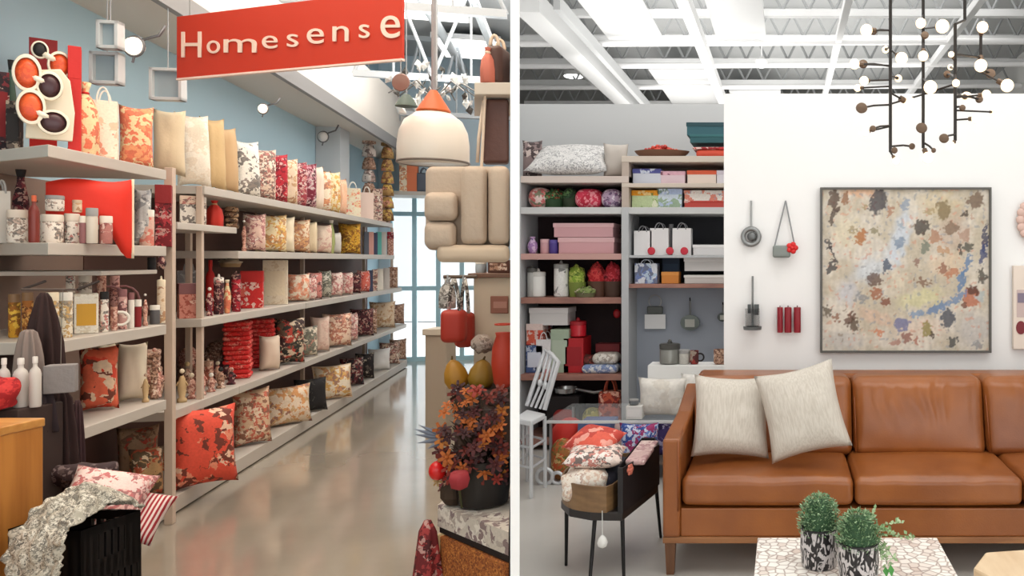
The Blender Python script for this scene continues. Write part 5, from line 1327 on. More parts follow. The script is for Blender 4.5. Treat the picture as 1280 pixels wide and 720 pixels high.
# low table with white boxes, cushions in front of the shelves
tglass, nt, b = newmat('clear table glass'); b.inputs['Alpha'].default_value = .12; b.inputs['Roughness'].default_value = .05; b.inputs['Base Color'].default_value = (.9,.95,.95,1)
Yt = 5.15; zt_ = CAMH-(526-HZ)*Yt/F
xa, xb = (683-CX)/F*Yt, (862-CX)/F*Yt
t = thing('low_table', 'low white edged glass table in front of the storage shelving', 'table', (0,0,0))
G().box(xa,xb,Yt+.012,Yt+.62,zt_-.010,zt_).obj('glass_top', tglass, t); G().box(xa,xb,Yt,Yt+.012,zt_-.018,zt_).obj('front_edge', mat('#dededc',.4), t, bevel=.002)
for x in (xa+.02,xb-.03):
    for y in (Yt+.03,Yt+.58): G().box(x-.008,x+.008,y-.008,y+.008,0,zt_-.018).obj('leg', mat('#9a9a9a',.4,metal=.6), t)
G().box(xa+.02,xb,Yt+.04,Yt+.58,.1,.115).obj('lower_shelf', mat('#7a6a60',.6), t)
gE = 'white parcels on the low table'
R('box',810,914,457,zt_+.0,'tall plain white box on the low table behind the cushions',[mat('#f0f0ee',.6),mat('#f0f0ee',.6)],Y=5.42,T=.2,group=gE)
lyp = pat('#e8e3da', ['#d8d0c4'], 6, .3)
R('cushion',795,858,474,zt_,'creased ivory cushion leaning on the white box',[lyp],Y=5.22,T=.15,group=gE,rz=-.1)
R('cushion',850,902,468,zt_,'white cushion with a pink mark beside the sofa arm',[pat('#ece8e2',['#e0dcd4'],6,.3)],Y=5.25,T=.14,group=gE,rz=.1)
R('box',783,803,508,zt_,'small white parcel at the front of the low table',[mat('#e0ddd8',.7),mat('#e8e4e0',.7)],Y=5.19,T=.14,group=gE)
zb_ = CAMH-(457-HZ)*5.42/F+.002
R('jar',823,849,431,zb_,'silver lantern jar standing on the tall white box',[mat('#8c8c86',.3,metal=.5),mat('#5a5a56',.3,metal=.5)],Y=5.44,group='jars on the white box')
R('candle_jar',848,862,438,zb_,'white and grey candle jar on the tall white box',[pat('#c8c4bc',['#5c5856'],12,.4),greym],Y=5.46,group='jars on the white box')
R('mug',861,874,439,zb_,'red and dark mug on the tall white box',[pat('#5a2a28',['#a83c34','#b8a898'],12,.5),blkm],Y=5.45,group='jars on the white box')
R('mug',890,910,438,zb_,'rose brown mug beside the display wall',[brn_mix,mauve],Y=5.44,group='jars on the white box')
G().box(0,.15,0,.1,-.03,0).obj('step', mat('#f0f0ee',.6), None).location = (0,0,-9) if False else (-.0,0,-9)
bpy.data.objects.remove(bpy.data.objects['step'])
R('candle_jar',786,798,500,zt_+.09,'small grey tin on the small white parcel',[mat('#6a6e70',.4),greym],Y=5.2,group=gE)
# cloth heaps under the table
gF='folded cloth under the low table'
R('towel',684,722,530,.116,'bright red folded cloth under the low table',[mat('#c82c20',.7)],Y=5.2,T=.3,group=gF)
R('box',723,764,530,.116,'blue fabric box under the low table',[mat('#5c6c98',.7),mat('#6478a4',.7)],Y=5.2,T=.25,group=gF)
R('cushion',764,790,530,.116,'pale pink cushion under the low table',[mat('#d8b8b0',.8)],Y=5.3,T=.1,group=gF)
R('towel',686,716,552,.0,'green and orange folded cloth on the floor under the low table',[pat('#a86c38',['#5c6c30','#c84a28','#d8b878'],20,.6)],Y=5.12,T=.25,group=gF)
R('cushion',772,822,531,.116,'blue cushion with white and magenta flowers under the low table',[pat('#2c4890',['#d8e0f0','#a82050','#6c8cd0'],16,.6)],Y=4.95,T=.14,group=gF)
R('cushion',818,842,528,.116,'violet patterned cushion under the low table beside the sofa',[pat('#4c3c78',['#c8c0e0','#281c48'],18,.5)],Y=5.3,T=.1,group=gF)

# white slatted chair cut by the partition
Yk = 5.05; k = Yk/F
def cp(px, py, dy=0): return at(px, py, Yk)+Vector((0,dy,0))
base = Vector(((668-CX)/F*Yk, Yk, 0))
t = thing('slat_chair', 'white metal slat back chair standing beside the partition', 'chair', base)
wm = mat('#d6d8da', .35, metal=.3); 
def tb(name, pts, r=.013): return G().tube([p-base for p in pts], r, 8).obj(name, wm, t, smooth=True)
top0, top1, bo0, bo1 = cp(672,441,.16), cp(697,453,.02), cp(652,511,.1), cp(683,511,-.04)
tb('back_frame', [bo0, bo0.lerp(top0,.5), top0, top0.lerp(top1,.5)+Vector((0,0,.012)), top1, bo1.lerp(top1,.5), bo1], .014)
for s in (.25,.5,.75):
    tb('back_slat', [bo0.lerp(bo1,s), bo0.lerp(bo1,s).lerp(top0.lerp(top1,s),.35)+Vector((.012,0,0)), top0.lerp(top1,s)], .009)
for s in (.33,.66):
    q = bo0.lerp(bo1,s).lerp(top0.lerp(top1,s),.45); g = G().sphere(.018, tuple(q-base), 10, sz=1.4); g.obj('knot', wm, t, smooth='all')
sp_ = [cp(651,513,.12), cp(683,511,-.02), cp(680,524,-.26), cp(653,527,-.16)]
g = G(); zs = cp(0,514).z
poly = [(p.x-base.x, p.y-base.y) for p in (sp_[3],sp_[2],sp_[1],sp_[0])]; g.prism(poly, zs-.045, zs-.01); g.obj('seat', mat('#d9dadb',.5), t, bevel=.008)
g = G()
for i in range(4):
    p = Vector(poly[i]); g.tube([(p.x*.93,p.y*.93,zs-.03),(p.x*.97,p.y*.97,.0)], .012, 8); g.obj('leg', wm, t, smooth=True); g = G()
for h in (.18,.30): 
    g.tube([(poly[i%4][0]*.95,poly[i%4][1]*.95,h) for i in range(5)], .008, 6)
g.obj('stretcher', wm, t, smooth=True)
for s in (.35,.7): 
    G().tube([(poly[0][0]*.9+(poly[1][0]-poly[0][0])*s,poly[0][1]*.95,zs-.04),(poly[0][0]*.9+(poly[1][0]-poly[0][0])*s,poly[0][1]*.95,.18)], .008, 6).obj('spindle', wm, t, smooth=True)
t2 = thing('ornament', 'silver scroll ornament on the floor at the chair foot', 'ornament', at(681,588,5.1)); t2.location.z = 0
g = G().ring(.05,.014,(0,0,.05),20,6,'y').ring(.035,.012,(.08,0,.04),20,6,'y'); g.obj('scroll', wm, t2, smooth='all')
# ---------------------------------------------------------------- leather sofa
def leather():
    m, nt, b = newmat('tan leather'); N = nt.nodes; K = nt.links
    tc = N.new('ShaderNodeTexCoord'); n = N.new('ShaderNodeTexNoise'); n.inputs['Scale'].default_value = 3.5; n.inputs['Detail'].default_value = 6
    K.new(tc.outputs['Object'], n.inputs['Vector']); rp = N.new('ShaderNodeValToRGB')
    rp.color_ramp.elements[0].position = .3; rp.color_ramp.elements[1].position = .75
    rp.color_ramp.elements[0].color = (*hexc('#834a24'),1); rp.color_ramp.elements[1].color = (*hexc('#a4622f'),1)
    K.new(n.outputs['Fac'], rp.inputs[0]); K.new(rp.outputs[0], b.inputs['Base Color']); b.inputs['Roughness'].default_value = .31
    n2 = N.new('ShaderNodeTexNoise'); n2.inputs['Scale'].default_value = 120; n2.inputs['Detail'].default_value = 3; K.new(tc.outputs['Object'], n2.inputs['Vector'])
    bp = N.new('ShaderNodeBump'); bp.inputs['Strength'].default_value = .12; bp.inputs['Distance'].default_value = .004
    K.new(n2.outputs['Fac'], bp.inputs['Height']); K.new(bp.outputs['Normal'], b.inputs['Normal']); return m
lea = leather()
sx0, sx1 = -.547, 1.93; ai = -.468; bi = 1.851
sofa = thing('sofa', 'long tan leather sofa with three seats standing against the white display wall', 'sofa', ((sx0+sx1)/2, 3.6, 0))
ox = -(sx0+sx1)/2
def so(g, name, m=lea, **k):
    g.move(Matrix.Translation((ox, -3.6, 0))); return g.obj(name, m, sofa, **k)
for s, (a, b) in enumerate(((sx0,ai),(bi,sx1))):
    g = G(); v = [(a,3.6,.18),(b,3.6,.18),(b,4.5,.18),(a,4.5,.18),(a,3.6,.622),(b,3.6,.622),(b,4.5,.74),(a,4.5,.74),(a,4.1,.655),(b,4.1,.655)]
    g._a(v, [(3,2,1,0),(0,1,5,4),(1,2,6,9,5),(3,0,4,8,7),(2,3,7,6),(4,5,9,8),(8,9,6,7)]); so(g,'armrest',smooth=False,bevel=.012)
    g = G(); xx = b-.008 if s == 0 else a+.008; g.tube([(xx,3.598,.30),(xx,3.598,.615),(xx,3.75,.634)], .004, 6); so(g,'piping',mat('#8c4c20',.4),smooth='all')
g = G(); g.box(ai,bi,3.615,4.45,.18,.308); so(g,'seat_rail',bevel=.006)
g = G(); g.box(ai,bi,4.32,4.5,.18,.815); so(g,'back_frame',bevel=.02)
g = G(); g.box(sx0,sx1,3.605,4.5,.152,.18); so(g,'base_board',woodmat('#8a5a36','#a87448',3,(1,9,9)),bevel=.003,lab='walnut base board')
xs = [ai+.003, .317, 1.083, bi-.003]
def seatfn(k):
    def fn(w, p):
        if p[2] > 0: w.z += min(1,p[2]*1.5)**2*(noise.noise(Vector((w.x*5, w.y*5, k)))*.006+noise.noise(Vector((w.x*26, w.y*9, k)))*.0045*max(0,-p[1]+.2))
        if p[1] < 0 and abs(p[2]) < .99: w.y += noise.noise(Vector((w.x*7, w.z*9, k)))*.004
        return w
    return fn
for i in range(3):
    g = G(); g.soft(xs[i]+.003,xs[i+1]-.003,3.602,4.2,.322,.447,r=.03,bz=.018,by=.008,n=26,fn=seatfn(i)); so(g,'seat_cushion',smooth='all')
def backfn(k, x0, x1):
    def fn(w, p):
        h = (w.z-.43)/.4
        w.y += .10*h                          # leans back
        if p[1] < 0:
            u = (w.x-x0)/(x1-x0)
            fold = math.sin(u*50+5*noise.noise(Vector((u*5,h*2,k))))*.011*(.5+noise.noise(Vector((u*4,1,k+9))))*math.exp(-((h-.74)/.26)**2)*max(0,1-(abs(u-.5)*2)**4)
            w.y += fold+noise.noise(Vector((w.x*6, w.z*6, k+3)))*.006
        return w
    return fn
bx = [ai+.003, .352, 1.03, bi-.003]
for i in range(3):
    g = G(); g.soft(bx[i]+.002,bx[i+1]-.002,4.04,4.23,.435,.822,r=.045,by=.035,bz=.006,n=44,fn=backfn(i,bx[i],bx[i+1])); so(g,'back_cushion',smooth='all')
    g = G(); xx = bx[i]+.012; g.tube([(xx,4.045,.46),(xx,4.10,.64),(xx,4.165,.80)], .004, 6); so(g,'piping',mat('#8c4c20',.4),smooth='all')
for x in (sx0+.03, sx1-.03):
    for y in (3.65, 4.44):
        g = G(); a, c = .024, .017; g._a([(x-c,y-c,0),(x+c,y-c,0),(x+c,y+c,0),(x-c,y+c,0),(x-a,y-a,.152),(x+a,y-a,.152),(x+a,y+a,.152),(x-a,y+a,.152)],[(3,2,1,0),(4,5,6,7),(0,1,5,4),(1,2,6,5),(2,3,7,6),(3,0,4,7)])
        so(g,'leg',woodmat('#5a3a24','#7a5236',3,(9,9,1)))
def linen(name, c1, c2):
    m, nt, b = newmat(name); N = nt.nodes; K = nt.links; b.inputs['Roughness'].default_value = .95
    tc = N.new('ShaderNodeTexCoord'); mp = N.new('ShaderNodeMapping'); mp.inputs['Scale'].default_value = (150,150,16)
    n = N.new('ShaderNodeTexNoise'); n.inputs['Scale'].default_value = 1; n.inputs['Detail'].default_value = 5; K.new(tc.outputs['Object'], mp.inputs[0]); K.new(mp.outputs[0], n.inputs['Vector'])
    rp = N.new('ShaderNodeValToRGB'); rp.color_ramp.elements[0].position = .38; rp.color_ramp.elements[1].position = .6
    rp.color_ramp.elements[0].color = (*hexc(c1),1); rp.color_ramp.elements[1].color = (*hexc(c2),1); K.new(n.outputs['Fac'], rp.inputs[0]); K.new(rp.outputs[0], b.inputs['Base Color'])
    bp = N.new('ShaderNodeBump'); bp.inputs['Strength'].default_value = .3; bp.inputs['Distance'].default_value = .005; K.new(n.outputs['Fac'], bp.inputs['Height']); K.new(bp.outputs['Normal'], b.inputs['Normal']); return m
ln_ = linen('linen', '#c3bbaf', '#d0c9be')
def throwp(px, py, Y, w, h, roll, yaw, lab, lean=-.28):
    p = at(px,py,Y); g = G().pillow(w,h,.17,20,int(px)); g.move(Matrix.Translation((0,0,-h/2)))
    for v in g.v: v.y += noise.noise(Vector((v.x*7,v.z*7,px)))*.010
    o = g.obj('throw_pillow', ln_, smooth='all'); tag(o, lab, 'pillow', 'linen throw pillows on the sofa', loc=p); o.rotation_mode = 'XYZ'
    o.matrix_world = Matrix.Translation(p) @ Matrix.Rotation(yaw,4,'Z') @ Matrix.Rotation(lean,4,'X') @ Matrix.Rotation(roll,4,'Y')
throwp(914,520,3.90,.375,.40,.05,.12,'grey cream linen throw pillow against the sofa arm, partly behind the other pillow',-.36)
throwp(1003,513,3.79,.385,.42,-.24,-.08,'grey cream linen throw pillow overlapping the first one, nearer the sofa middle')

# ---------------------------------------------------------------- coffee table, pots, stool
def mosaic():
    m, nt, b = newmat('stone mosaic'); N = nt.nodes; K = nt.links; b.inputs['Roughness'].default_value = .4
    tc = N.new('ShaderNodeTexCoord'); v = N.new('ShaderNodeTexVoronoi'); v.feature = 'DISTANCE_TO_EDGE'; v.inputs['Scale'].default_value = 31; v.inputs['Randomness'].default_value = .85
    K.new(tc.outputs['Object'], v.inputs['Vector']); rp = N.new('ShaderNodeValToRGB'); rp.color_ramp.elements[0].position = .0; rp.color_ramp.elements[1].position = .12
    rp.color_ramp.elements[0].color = (*hexc('#a8968f'),1); rp.color_ramp.elements[1].color = (1,1,1,1); K.new(v.outputs['Distance'], rp.inputs[0])
    v2 = N.new('ShaderNodeTexVoronoi'); v2.inputs['Scale'].default_value = 31; v2.inputs['Randomness'].default_value = .85; K.new(tc.outputs['Object'], v2.inputs['Vector'])
    r2 = N.new('ShaderNodeValToRGB'); r2.color_ramp.elements[0].color = (*hexc('#c9b3a8'),1); r2.color_ramp.elements[1].color = (*hexc('#f3efe9'),1); r2.color_ramp.elements[1].position = .5; K.new(v2.outputs['Color'], r2.inputs[0])
    mx = N.new('ShaderNodeMix'); mx.data_type = 'RGBA'; mx.blend_type = 'MULTIPLY'; mx.inputs['Factor'].default_value = 1; K.new(r2.outputs[0], mx.inputs['A']); K.new(rp.outputs[0], mx.inputs['B'])
    K.new(mx.outputs['Result'], b.inputs['Base Color']); return m
TZ = .40
t = thing('coffee_table', 'low coffee table with a pale stone mosaic top in front of the sofa', 'table', (.235,2.5,0))
G().box(-.333,.333,-.42,.47,TZ-.05,TZ).obj('tabletop', mosaic(), t, bevel=.004, lab='pale mosaic top')
for x in (-.30,.30):
    for y in (-.38,.43): G().box(x-.02,x+.02,y-.02,y+.02,0,TZ-.05).obj('leg', mat('#c8beb2',.5), t, bevel=.003)
potm = None
def potmat():
    m, nt, b = newmat('black and white glaze'); N = nt.nodes; K = nt.links; b.inputs['Roughness'].default_value = .35
    tc = N.new('ShaderNodeTexCoord'); mp = N.new('ShaderNodeMapping'); mp.inputs['Scale'].default_value = (1,1,.45)
    n = N.new('ShaderNodeTexNoise'); n.inputs['Scale'].default_value = 42; n.inputs['Detail'].default_value = 1.5; n.inputs['Distortion'].default_value = 2.2
    K.new(tc.outputs['Object'], mp.inputs[0]); K.new(mp.outputs[0], n.inputs['Vector']); rp = N.new('ShaderNodeValToRGB'); rp.color_ramp.elements[0].position = .5; rp.color_ramp.elements[1].position = .56
    rp.color_ramp.elements[0].color = (*hexc('#191619'),1); rp.color_ramp.elements[1].color = (*hexc('#c9c4c4'),1); K.new(n.outputs['Fac'], rp.inputs[0]); K.new(rp.outputs[0], b.inputs['Base Color']); return m
pm = potmat()
def leafm(c, v=.3):
    return mat(c, .6, vary=v, vscale=40)
def pot(px, Y, r, H, lab, seed, vine=False):
    rnd = random.Random(seed); x = (px-CX)/F*Y
    t = thing('potted_plant', lab, 'plant', (x, Y, TZ+.001))
    G().lathe([(r*.86,0),(r*.93,.006),(r,H*.5),(r*.97,H),(r*.88,H),(r*.86,H*.8),(.002,H*.78)], 36).obj('pot', pm, t, smooth=True, lab='pot with a black and white glaze')
    G().ring(r*.93,.004,(0,0,H),36,6).obj('rim', mat('#1a181a',.4), t, smooth='all')
    g = G(); top = .125 if not vine else .115
    for k in range(1500):
        a = rnd.uniform(0,6.283); h = rnd.random(); rr = r*(1.03*math.sqrt(max(0,1-(h*1.0)**4)))*math.sqrt(rnd.uniform(.35,1)); x_, y_, z_ = rr*math.cos(a), rr*math.sin(a), H*.84+h*top+rnd.uniform(-.004,.006)
        d = Vector((math.cos(a)*.8+rnd.uniform(-.8,.8), math.sin(a)*.8+rnd.uniform(-.8,.8), rnd.uniform(-.2,1.2))).normalized(); s = d.cross(Vector((rnd.uniform(-1,1),rnd.uniform(-1,1),1))).normalized(); c = Vector((x_,y_,z_)); l = rnd.uniform(.009,.018); w = .0028
        g.k = rnd.choice([0,0,1,2]); g._a([c,c+d*l*.5+s*w,c+d*l,c+d*l*.5-s*w],[(0,1,2,3)])
    g.k = 3; g.lathe([(r*.8,H*.78),(r*.82,H*.9),(r*.78,H*.84+top*.5),(r*.5,H*.84+top*.86),(.002,H*.84+top*.9)], 18)
    g.obj('foliage', [mat('#7a9a70',.6),mat('#a3bc94',.6),mat('#557a56',.6),mat('#3a5a3c',.8)], t)
    if vine:
        runs = [((.02,.02,.14),(.045,.03,.19),(.05,.03,.215)),((.03,.0,.15),(.09,.02,.175),(.135,.02,.18)),((.05,0,.12),(.085,-.01,.10),(.09,-.015,.055)),((.05,.02,.14),(.13,.05,.13),(.185,.06,.115)),((.03,0,.14),(.075,.0,.14),(.11,-.01,.075)),((.02,.0,.15),(.06,.0,.17),(.1,.0,.16)),((.03,.0,.13),(.07,-.01,.13),(.07,-.02,.08))]
        gs = G(); gl_ = G()
        for rn in runs:
            p = [Vector(q) for q in rn]; pts = [p[0].lerp(p[1],q/5).lerp(p[1].lerp(p[2],q/5),q/5) for q in range(6)]; gs.tube(pts, .0015, 5)
            for q in range(1,6):
                for e in range(5):
                    c = pts[q]+Vector((rnd.uniform(-.006,.006),rnd.uniform(-.006,.006),rnd.uniform(-.006,.006))); d = Vector((rnd.uniform(-1,1),rnd.uniform(-1,.3),rnd.uniform(-.6,1))).normalized(); s = d.cross(Vector((rnd.uniform(-1,1),1,rnd.uniform(-1,1)))).normalized(); l = rnd.uniform(.012,.02); w = l*.34
                    gl_.k = rnd.choice([0,1]); gl_._a([c,c+d*l*.45+s*w,c+d*l,c+d*l*.45-s*w],[(0,1,2,3)])
        for (c, l) in (((.10,-.03,.06),.04),((.085,-.02,.05),.035)):
            c = Vector(c); gl_.k = 2; gl_._a([c,c+Vector((.011,-.003,-l*.4)),c+Vector((.003,0,-l)),c+Vector((-.009,0,-l*.4))],[(0,1,2,3)])
        vs_ = gs.obj('vine_stem', mat('#6a8a5a',.6), t); gl_.obj('vine_leaves', [mat('#8fae7c',.5),mat('#b4caa0',.5),mat('#4f9a4a',.5)], vs_)
pot(1024,2.70,.0645,.128,'round green plant in a black and white pot, farther back on the coffee table',21)
pot(1073,2.575,.0665,.122,'green plant with trailing stems in the nearer black and white pot on the coffee table',22,True)
t = thing('side_stool', 'faceted pale wooden stool block beside the coffee table', 'stool', (.752,2.42,0))
g = G(); hexp = [(.18*math.cos(math.radians(a)),.165*math.sin(math.radians(a))) for a in (20,75,128,180,232,285,340)]
g.prism(hexp, .36, .50); g.obj('top_block', woodmat('#cdb08c','#dcc4a2',3,(6,1,6),.5), t, bevel=.008)
g = G(); g.prism([(x*.86,y*.86) for x,y in hexp], 0, .36); g.obj('base', woodmat('#a87a5c','#b88c6c',3,(6,1,6),.5), t, bevel=.006)

# ---------------------------------------------------------------- oval tray table with textiles
t = thing('tray_table', 'dark oval tray table on thin metal legs beside the sofa arm', 'table', (-.83,3.78,0))
TP = [(-.705,3.50),(-.615,3.95),(-.72,4.14),(-.88,4.12),(-1.0,4.0),(-1.045,3.84),(-1.03,3.68),(-.96,3.56),(-.85,3.505)]
def loc(pl, s=1): return [((x+.83)*s, (y-3.78)*s) for x,y in pl]
G().prism(loc(TP,.98), .285, .325).obj('tray_base', mat('#241e1c',.4), t, bevel=.006)
LB = [(-.735,3.502),(-.735,4.13),(-.88,4.12),(-1.0,4.0),(-1.045,3.84),(-1.03,3.68),(-.96,3.56),(-.85,3.505)]
def wallring(poly, z0, z1, th, m, name, lab=None):
    g = G(); n = len(poly); c = Vector((sum(p[0] for p in poly)/n, sum(p[1] for p in poly)/n))
    P = [Vector(p) for p in poly]; Q = [c+(p-c)*(1-th/(p-c).length) for p in P]
    v = [(p.x,p.y,z0) for p in P]+[(p.x,p.y,z1) for p in P]+[(p.x,p.y,z0) for p in Q]+[(p.x,p.y,z1) for p in Q]; f = []
    for i in range(n):
        k = (i+1)%n; f += [(i,k,n+k,n+i),(2*n+k,2*n+i,3*n+i,3*n+k),(n+i,n+k,3*n+k,3*n+i),(i,2*n+i,2*n+k,k)]
    g._a(v,f); return g.obj(name, m, t, lab=lab, bevel=.002)
def smoothpoly(poly, it=2):
    for _ in range(it):
        o = []
        for i in range(len(poly)):
            a, b = poly[i], poly[(i+1)%len(poly)]; o += [(a[0]*.75+b[0]*.25,a[1]*.75+b[1]*.25),(a[0]*.25+b[0]*.75,a[1]*.25+b[1]*.75)]
        poly = o
    return poly
wallring(smoothpoly(loc(LB)), .322, .437, .012, woodmat('#6c5034','#8c6c48',3,(2,2,9)), 'wooden_band', 'brown wooden band')
RB = [(-.705,3.50),(-.615,3.95),(-.66,4.1),(-.728,4.1),(-.728,3.502)]
wallring(loc(RB), .322, .52, .01, mat('#1a1618',.5), 'dark_box')
G().prism(loc([(-.712,3.53),(-.63,3.94),(-.67,4.08),(-.72,4.08),(-.72,3.53)]), .326, .50).obj('box_lining', mat('#2a2022',.8), t)
for (x,y), (fx,fy) in (((-1.0,3.68),(-1.02,3.745)),((-.84,3.56),(-.835,3.42)),((-.72,3.56),(-.70,3.50)),((-.64,4.0),(-.635,4.12))):
    G().tube([(x+.83,y-3.78,.30),(fx+.83,fy-3.78,0)], .010, 8, .007).obj('leg', mat('#1c1a1a',.4,metal=.5), t, smooth=True)
q = ((-.6)*0, 0)
e_ = thing('hanging_egg', 'white egg shaped ornament hanging at the middle leg of the tray table', 'ornament', at(753,677,3.44)); G().lathe([(.003,-.028),(.018,-.02),(.023,-.004),(.016,.016),(.005,.028)],18).obj('body', mat('#e0e0dc',.3), e_, smooth='all'); G().tube([(0,0,.027),(-.01,.04,.12)], .002, 5).obj('cord', mat('#c8c8c4',.5), e_)
def lump(x0,x1,y0,y1,z0,z1,m,name,lab,cat,seed,amp=.02):
    o = G().soft(x0,x1,y0,y1,z0,z1,r=min(.04,(z1-z0)*.48),n=12,bz=.01,fn=lambda w,p: w+Vector((noise.noise(w*13+Vector((seed,0,0)))*amp,noise.noise(w*13+Vector((0,seed,0)))*amp,noise.noise(w*15+Vector((0,0,seed)))*amp))).obj(name, m, smooth='all'); return tag(o, lab, cat)
lump(-1.0,-.80,3.57,3.95,.35,.475,pat('#ece2d4',['#d8b8a0','#b89888','#f4efe6'],28,.5),'crochet_cloth','cream crocheted cloth bundled in the wooden part of the tray table','cloth',4)
lump(-.86,-.75,3.62,4.0,.35,.46,mat('#20202c',.9),'folded_cloth','dark navy cloth tucked beside the cream crocheted cloth','cloth',8,.012)
o = G().pillow(.27,.24,.09,14,301).obj('cushion', pat('#e8d4c8',['#2c1c20','#c86a5c','#f4ece4'],20,.55), smooth='all'); tag(o,'white cushion with black and coral figures lying on the tray table','cushion',loc=at(742,578,3.68)); o.matrix_world = Matrix.Translation(Vector((-.875,3.72,.525))) @ Matrix.Rotation(.1,4,'Z') @ Matrix.Rotation(-1.5,4,'X') @ Matrix.Translation((0,0,-.13))
o = G().pillow(.24,.2,.09,14,302).obj('cushion', pat('#e0604c',['#f0b0a0','#b83c34'],8,.3), smooth='all'); tag(o,'coral red cushion on top of the black and coral figured one','cushion'); o.matrix_world = Matrix.Translation(Vector((-.90,3.80,.575))) @ Matrix.Rotation(-.25,4,'Z') @ Matrix.Rotation(-1.2,4,'X') @ Matrix.Rotation(.2,4,'Y') @ Matrix.Translation((0,0,-.1))
o = G().soft(-.72,-.63,3.62,4.02,.50,.525,r=.01,n=4).obj('folded_cloth', pat('#c8a8a4',['#a87c80','#e0ccc4'],12,.4), smooth='all'); tag(o,'dusty pink folded cloth on the black box of the tray table','cloth')
q = at(790,587,3.56); g = G(); 
for k in range(6):
    a = k*1.047; g.lathe([(.001,-.003),(.012,-.002),(.012,.002),(.001,.003)],10,(.014*math.cos(a),.014*math.sin(a),0))
g.sphere(.008,n=8); g.move(Matrix.Rotation(math.pi/2,4,'X')); o = g.obj('rosette', mat('#c8705c',.6), t, smooth='all', lab='coral rosette on the black box'); o.location = (q.x+.83-.008,3.56-3.78-.0,q.z); o.rotation_euler[2] = 1.2

# ---------------------------------------------------------------- painting
PY = 4.655; a, b = at(1025,440,PY), at(1237,235,PY); W, H = b.x-a.x, b.z-a.z
t = thing('painting', 'large abstract painting with dark dabs in a thin dark grey frame above the sofa', 'painting', ((a.x+b.x)/2, PY, a.z))
g = G(); e = .012
g.box(-W/2,-W/2+e,-.045,0,0,H).box(W/2-e,W/2,-.045,0,0,H).box(-W/2+e,W/2-e,-.045,0,0,e).box(-W/2+e,W/2-e,-.045,0,H-e,H); g.obj('frame', mat('#55534f',.5), t)
nx, ny = 210, 200; V = []; Cc = []
def lerp3(c, d, k): return tuple(c[i]*(1-k)+d[i]*k for i in range(3))
def sm(a_, b_, x): x = max(0,min(1,(x-a_)/(b_-a_))); return x*x*(3-2*x)
soft = [(1122,300,13,45,'#c2ccd8',.8,.3),(1088,335,30,16,'#c4cbd2',.75,-.5),(1075,240,26,9,'#d8a680',.7,0),(1150,372,34,13,'#cdc89c',.8,-.2),(1060,365,16,18,'#b9bac2',.7,0),(1215,410,26,26,'#bab6b2',.8,0),(1055,425,30,14,'#b9b5b0',.8,0),(1170,255,30,18,'#c6b48c',.5,0),(1190,290,22,30,'#b59c88',.55,.3),(1120,350,12,14,'#d8cdb8',.6,0),(1180,330,24,16,'#d8c0a4',.6,0),(1095,395,30,10,'#cfae98',.6,.3),(1145,410,36,14,'#d6c4b4',.7,-.2),(1060,290,22,25,'#cfc4a8',.7,0)]
blobs = [(1043,250,6,15,'#4a3226',0),(1041,270,4,10,'#4a3a34',.3),(1058,247,5,8,'#8c6040',0),(1097,251,10,17,'#262434',.3),(1130,255,6,7,'#8c98a8',0),(1151,283,10,9,'#2e2622',0),(1037,306,3,9,'#2c2a30',-.4),(1041,318,3,10,'#2c2a30',-.3),(1039,333,5,8,'#2c2a30',.5),(1076,296,8,9,'#a86428',0),(1093,288,7,3,'#8c8468',.3),(1066,286,4,4,'#a09070',0),(1178,263,9,12,'#7c6a48',0),(1218,250,9,10,'#6a5240',0),(1203,267,4,4,'#3c3028',0),(1209,308,6,6,'#44443c',0),(1198,311,3,8,'#3c3430',0),(1224,344,6,9,'#38332c',0),(1230,298,3,20,'#2c3050',.1),(1226,318,4,14,'#34406c',.3),(1207,330,4,16,'#5a7aa0',.4),(1200,350,4,14,'#5a7aa0',.2),(1092,349,10,8,'#5c4034',0),(1108,331,4,9,'#3c4a60',0),(1176,334,5,6,'#8c5c48',0),(1187,340,8,5,'#b07454',0),(1155,309,6,8,'#70786a',0),(1168,295,8,8,'#a87c60',.3),(1187,285,10,8,'#7c6450',0),(1178,312,8,4,'#b8906c',0),(1205,294,6,8,'#a88a78',0),(1124,303,6,6,'#7c8ca0',0),(1126,281,5,4,'#9ca8b4',0),(1144,328,3,6,'#8c6c60',0),(1152,352,9,4,'#7c5c48',.3),(1062,397,5,9,'#5a3424',.6),(1068,405,6,9,'#4e3826',-.3),(1034,388,6,7,'#5c5040',0),(1045,396,4,5,'#8c6048',0),(1126,404,9,8,'#6c7098',0),(1183,398,8,13,'#2e384c',0),(1189,427,6,6,'#303438',0),(1212,371,10,13,'#b0603c',.3),(1214,362,7,5,'#4a2a20',.4),(1203,380,4,5,'#6c3a28',0),(1094,366,9,6,'#9a5c3c',.3),(1106,377,6,5,'#7a3e28',0),(1158,411,7,9,'#8c8040',0),(1164,417,4,4,'#4c3c30',0),(1133,421,5,6,'#8c5c50',0),(1120,427,6,4,'#a87c70',0),(1145,425,4,6,'#a86c58',0),(1097,414,8,3,'#c8805c',.4),(1076,372,8,5,'#8c8c8c',.2),(1195,372,14,4,'#6c86a8',-.6),(1170,384,14,5,'#5c7ca4',-.45),(1145,392,9,4,'#7c94b0',-.3),(1225,370,5,6,'#a8b0b0',0),(1160,265,6,4,'#a89470',0),(1080,259,4,3,'#a08c68',0),(1112,264,4,6,'#a87c64',0),(1221,430,8,4,'#8c8c8c',0)]
